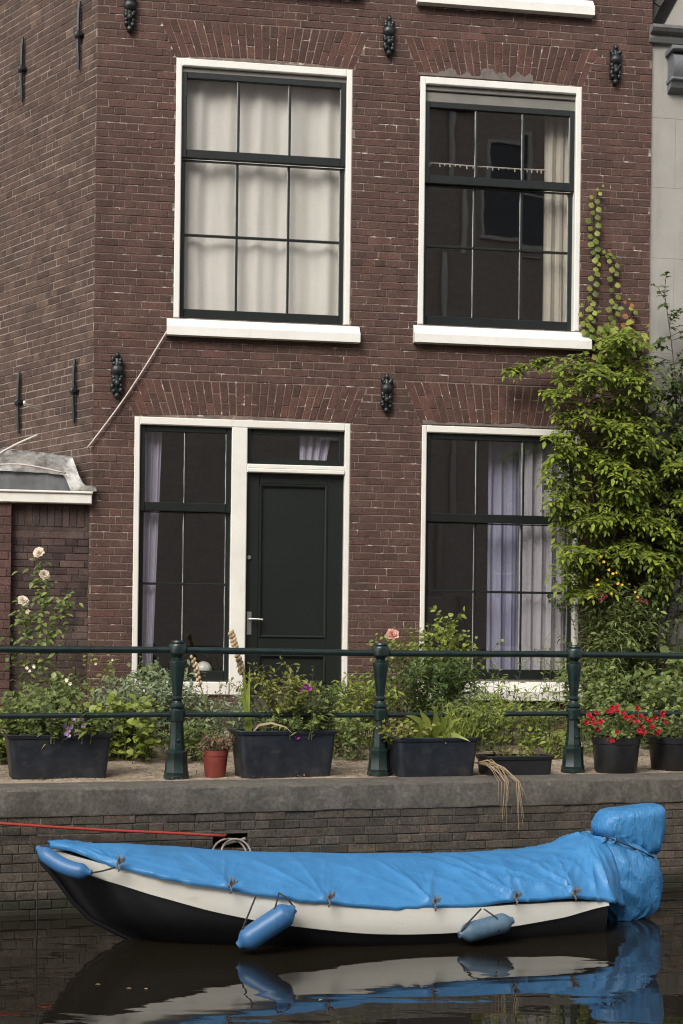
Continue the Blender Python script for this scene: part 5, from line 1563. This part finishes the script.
# gladiolus gone to seed
gl = thing('gladiolus', 'tall gladiolus stalk with dry tan seed head leaning before the door frame', 'plant', WORLD, tuple(P_in('b', -0.28, 0.0)))
mb = MB(); Yg = P_in('b', -0.28).y
stalk = [hit(x, y, Yg) for x, y in ((258, 742), (252, 720), (247, 700), (243, 675), (237, 652), (231, 632))]
mb.tube(stalk, [0.012, 0.011, 0.010, 0.008, 0.006, 0.005], 6)
emit('stalk', mb, m_lf_bright, gl, smooth=True)
mb = MB()
for a, c in (((248, 738), (243, 658)), ((246, 738), (250, 664)), ((252, 738), (239, 680))):
    a, c = hit(*a, Yg), hit(*c, Yg-0.05)
    mb.blade([a.lerp(c, i/6) for i in range(7)], 0.036)
emit('blade_leaves', mb, m_lf_bright, gl, smooth=True)
mb = MB(); r = random.Random(3)
for k in range(22):
    q, dd = along(stalk, 0.62 + 0.38*k/21)
    sd = 1 if k % 2 else -1
    mb.blob(tuple(q + Vector((sd*0.012, -0.012, 0))), (0.017, 0.016, 0.020), 7, 5, 0.12)
emit('seed_head', mb, m_dry, gl, smooth=True)
mb = MB()
a = hit(252, 733, Yg-0.1)
mb.blade([a, a+Vector((0.06, -0.1, 0.07)), a+Vector((0.16, -0.16, 0.09)), a+Vector((0.27, -0.18, 0.06)), a+Vector((0.33, -0.2, 0.01))], 0.02)
emit('withered_leaf', mb, m_dry, gl, smooth=True)
gl2 = thing('gladiolus', 'short dry seed stalk leaning left behind the left post', 'plant', WORLD, Q(215, 1.9))
Yg = gp(215, 1.9).y
stalk = [hit(x, y, Yg) for x, y in ((214, 730), (206, 705), (199, 680), (193, 657))]
mb = MB(); mb.tube(stalk, [0.008, 0.007, 0.006, 0.004], 6); emit('stalk', mb, m_lf_bright, gl2, smooth=True)
mb = MB()
for k in range(13):
    q, dd = along(stalk, 0.6 + 0.4*k/12); mb.blob(tuple(q + Vector(((1 if k % 2 else -1)*0.012, -0.01, 0))), (0.015, 0.014, 0.018), 7, 5, 0.12)
emit('seed_head', mb, m_dry, gl2, smooth=True)
# reddish thin stalks left of the door
b, tips, r = bush('seeding_plant', 'thin plant with reddish seed stalks below the window left of the door', 'plant', Q(222, 2.2), wpx(222, 2.2, 45), hpx(222, 2.2, 668), m_brown, 205, 10, (0.035, 0.016), 26, 0.5, 1, dep=0.3, arch_=0.02)
pr = P_in('r')
bush('dried_plant', 'withered brown plant drooping in the small red pot', 'plant', tuple(pr), 0.3, 0.2, m_brown, 206, 22, (0.04, 0.016), 34, 0.1, 3, arch_=0.35, smat=m_wood, droop=0.9)
# strap-leaf fern
pc = P_in('c')
hf = thing('strap_leaf_fern', 'fern with long bright strap leaves in the planter right of the middle post', 'fern', WORLD, tuple(pc))
mb = MB()
for tx, ty, dz in ((437, 703, 0.03), (404, 716, 0.08), (462, 718, 0.05), (395, 722, 0.06), (470, 742, 0.07), (425, 738, 0.04), (446, 744, 0.05), (412, 742, 0.05), (440, 722, 0.04), (418, 708, 0.05), (452, 710, 0.03)):
    a = hit(434, 746, pc.y); c = hit(tx, ty, pc.y-0.16)
    n = 9
    mb.blade([a.lerp(c, i/n) + Vector((0.006*math.sin(i*1.7), 0, dz*math.sin(PI*i/n))) for i in range(n+1)], 0.06)
emit('fronds', mb, m_lf_bright, hf, smooth=True)
gt = thing('grass_tuft', 'tall fine grass tuft at the right end of the middle planter', 'grass', WORLD, tuple(P_in('c', 0.32)))
mb = MB(); r = random.Random(6)
for k in range(130):
    a = P_in('c', 0.32 + r.uniform(-0.2, 0.2), r.uniform(-0.4, 0.4))
    L_ = r.uniform(0.14, 0.42); lean = Vector((r.gauss(0, 0.28), r.gauss(-0.1, 0.25), 1)).normalized()
    mb.blade([a + lean*(L_*i/5) + Vector((lean.x, lean.y, -0.25))*(0.35*L_*(i/5)**2) for i in range(6)], 0.008)
emit('blades', mb, m_lf_bright, gt, smooth=True)
bush('trailing_plant', 'small pale trailing plant at the left end of the middle planter', 'plant', tuple(P_in('c', -0.36, -0.1)), 0.45, 0.2, m_lf_yellow, 208, 22, (0.055, 0.034), 22, 0.05, 2, dep=0.42)
bush('trailing_plant', 'green and tan trailing plant spilling right from the middle planter', 'plant', tuple(P_in('c', 0.5, -0.2)), 0.55, 0.36, m_lf_bright, 209, 24, (0.06, 0.02), 26, 0.05, 3, dep=0.3)
bush('seedling_patch', 'sparse yellow-green seedlings in the low black tray', 'plant', tuple(P_in('d')), 0.5, 0.13, m_lf_yellow, 210, 18, (0.05, 0.022), 20, 0.05, 2, dep=0.2, base_w=0.9)
dg = thing('dried_grass', 'tuft of long dried straw hanging over the coping edge', 'grass', WORLD, tuple(hit(492, 762, 11.9)))
mb = MB(); r = random.Random(4)
for k in range(17):
    Y0, = (QUAY @ Vector(((QUAYI @ hit(492, 770, 12)).x, 0.45, 0))).y,
    s0 = (QUAYI @ hit(490 + r.uniform(-4, 10), 770, 12.1)).x
    tgt = (QUAYI @ on_plane(500 + r.uniform(-5, 24), 800 + r.uniform(-6, 34), DQ-0.06*KQ, TQ))
    pts = [Vector((s0, 0.55, 1.0)), Vector((s0+0.02, 0.35, 1.01+r.uniform(-.03, .04))), Vector((s0*0.6+tgt.x*0.4, 0.1, 0.985+r.uniform(-.02, .02))), Vector((s0*0.3+tgt.x*0.7, -0.06-r.uniform(0, .05), 0.90))]
    pts.append(Vector((tgt.x, -0.07-r.uniform(0, .05), tgt.z)))
    mb.tube([QUAY @ p for p in pts], [0.0028, 0.0028, 0.0025, 0.002, 0.001], 4, False)
emit('straws', mb, m_dry, dg, smooth=True)
pg = P_in('g')
b, tips, r = bush('geranium', 'red flowering geranium in the round black pot', 'plant', tuple(pg), 0.82, 0.34, m_lf_mid, 211, 36, (0.05, 0.042), 24, 0.15, 3, dep=0.5, base_w=0.45, w2=0.9, droop=0.3, hvar=0.5)
fl_ = [(588, 715), (592, 719), (597, 713), (586, 722), (594, 724), (612, 709), (616, 707), (611, 713), (608, 711), (618, 711), (626, 718), (632, 716), (630, 721), (636, 722), (641, 717), (645, 720), (650, 721), (655, 718), (662, 713), (664, 716), (666, 722), (642, 727), (639, 732), (643, 733), (659, 731), (656, 734), (617, 732), (612, 741), (609, 740), (626, 747), (629, 746), (601, 722), (622, 714), (637, 708), (598, 729), (652, 726)]
blooms(b, 'red_flower', [hit(x+r.uniform(-1, 1), y+r.uniform(-1, 1), pg.y-0.1-r.random()*0.14) for x, y in fl_], 0.027, m_red, 13, 6, 2, 0.2)
ph_ = P_in('h')
bush('leafy_plant', 'green plant in the black pot at the right edge', 'plant', tuple(ph_), 0.55, 0.34, m_lf_mid, 212, 18, (0.055, 0.03), 24, 0.1, 3, dep=0.4)
# litter on the paving: countless bits
mb = MB(); r = random.Random(55)
for k in range(3000):
    s = r.uniform(-4, 5); q = 0.45 + 2.0*r.random()**1.3
    mb.leaf(Vector((s, q, ground_z(q)+0.012)), Vector((r.uniform(-1, 1), r.uniform(-1, 1), 0.15)), Vector((r.uniform(-.4, .4), r.uniform(-.4, .4), 1)), r.uniform(0.012, 0.035), r.uniform(0.006, 0.014), 0.3, 0.1)
emit('leaf_litter', mb, m_brown, None, QUAY, kind='stuff', label='scattered dry leaf litter on the sandy strip behind the coping', cat='litter')

# ================================================================== LIGHT, SKY, CAMERA
SUN_EL, SUN_AZ = 41.0, 206.0              # compass-like: azimuth measured from +Y clockwise
w = bpy.data.worlds.new('World'); sc.world = w; w.use_nodes = True
nt = w.node_tree
bg = nt.nodes['Background']
sky = nt.nodes.new('ShaderNodeTexSky'); sky.sky_type = 'NISHITA'; sky.sun_disc = False
sky.sun_elevation = R(SUN_EL); sky.sun_rotation = R(SUN_AZ)
sky.air_density = 1.0; sky.dust_density = 4.0; sky.ozone_density = 1.0
hs = nt.nodes.new('ShaderNodeHueSaturation'); hs.inputs['Saturation'].default_value = 0.25
nt.links.new(sky.outputs[0], hs.inputs['Color']); nt.links.new(hs.outputs[0], bg.inputs['Color'])
bg.inputs['Strength'].default_value = 0.15
sun = bpy.data.lights.new('sun', 'SUN'); sun.energy = 1.5; sun.angle = R(28); sun.color = (1.0, 0.95, 0.87)
so = bpy.data.objects.new('sun', sun); C.objects.link(so)
az, el = R(SUN_AZ), R(SUN_EL)
to_sun = Vector((math.sin(az)*math.cos(el), math.cos(az)*math.cos(el), math.sin(el)))
so.rotation_euler = to_sun.to_track_quat('Z', 'Y').to_euler(); so.location = to_sun*40

cam = bpy.data.cameras.new('camera'); co_ = bpy.data.objects.new('camera', cam); C.objects.link(co_)
co_.location = (0, 0, H)
co_.matrix_world = Matrix.Translation((0, 0, H)) @ Matrix.Rotation(R(90), 4, 'X') @ Matrix.Rotation(ROLL, 4, 'Z')
cam.sensor_fit = 'VERTICAL'; cam.sensor_height = 36.0; cam.lens = F/1024*36.0
cam.shift_y = (HY-512)/1024
cam.clip_end = 500
sc.camera = co_
sc.view_settings.view_transform = 'Standard'; sc.view_settings.look = 'None'
sc.view_settings.gamma = 1.0
sc.view_settings.exposure = 0.6
sc.render.engine = 'CYCLES'
sc.cycles.use_denoising = True
sc.cycles.filter_width = 1.1
sc.cycles.max_bounces = 8
sc.cycles.transparent_max_bounces = 12
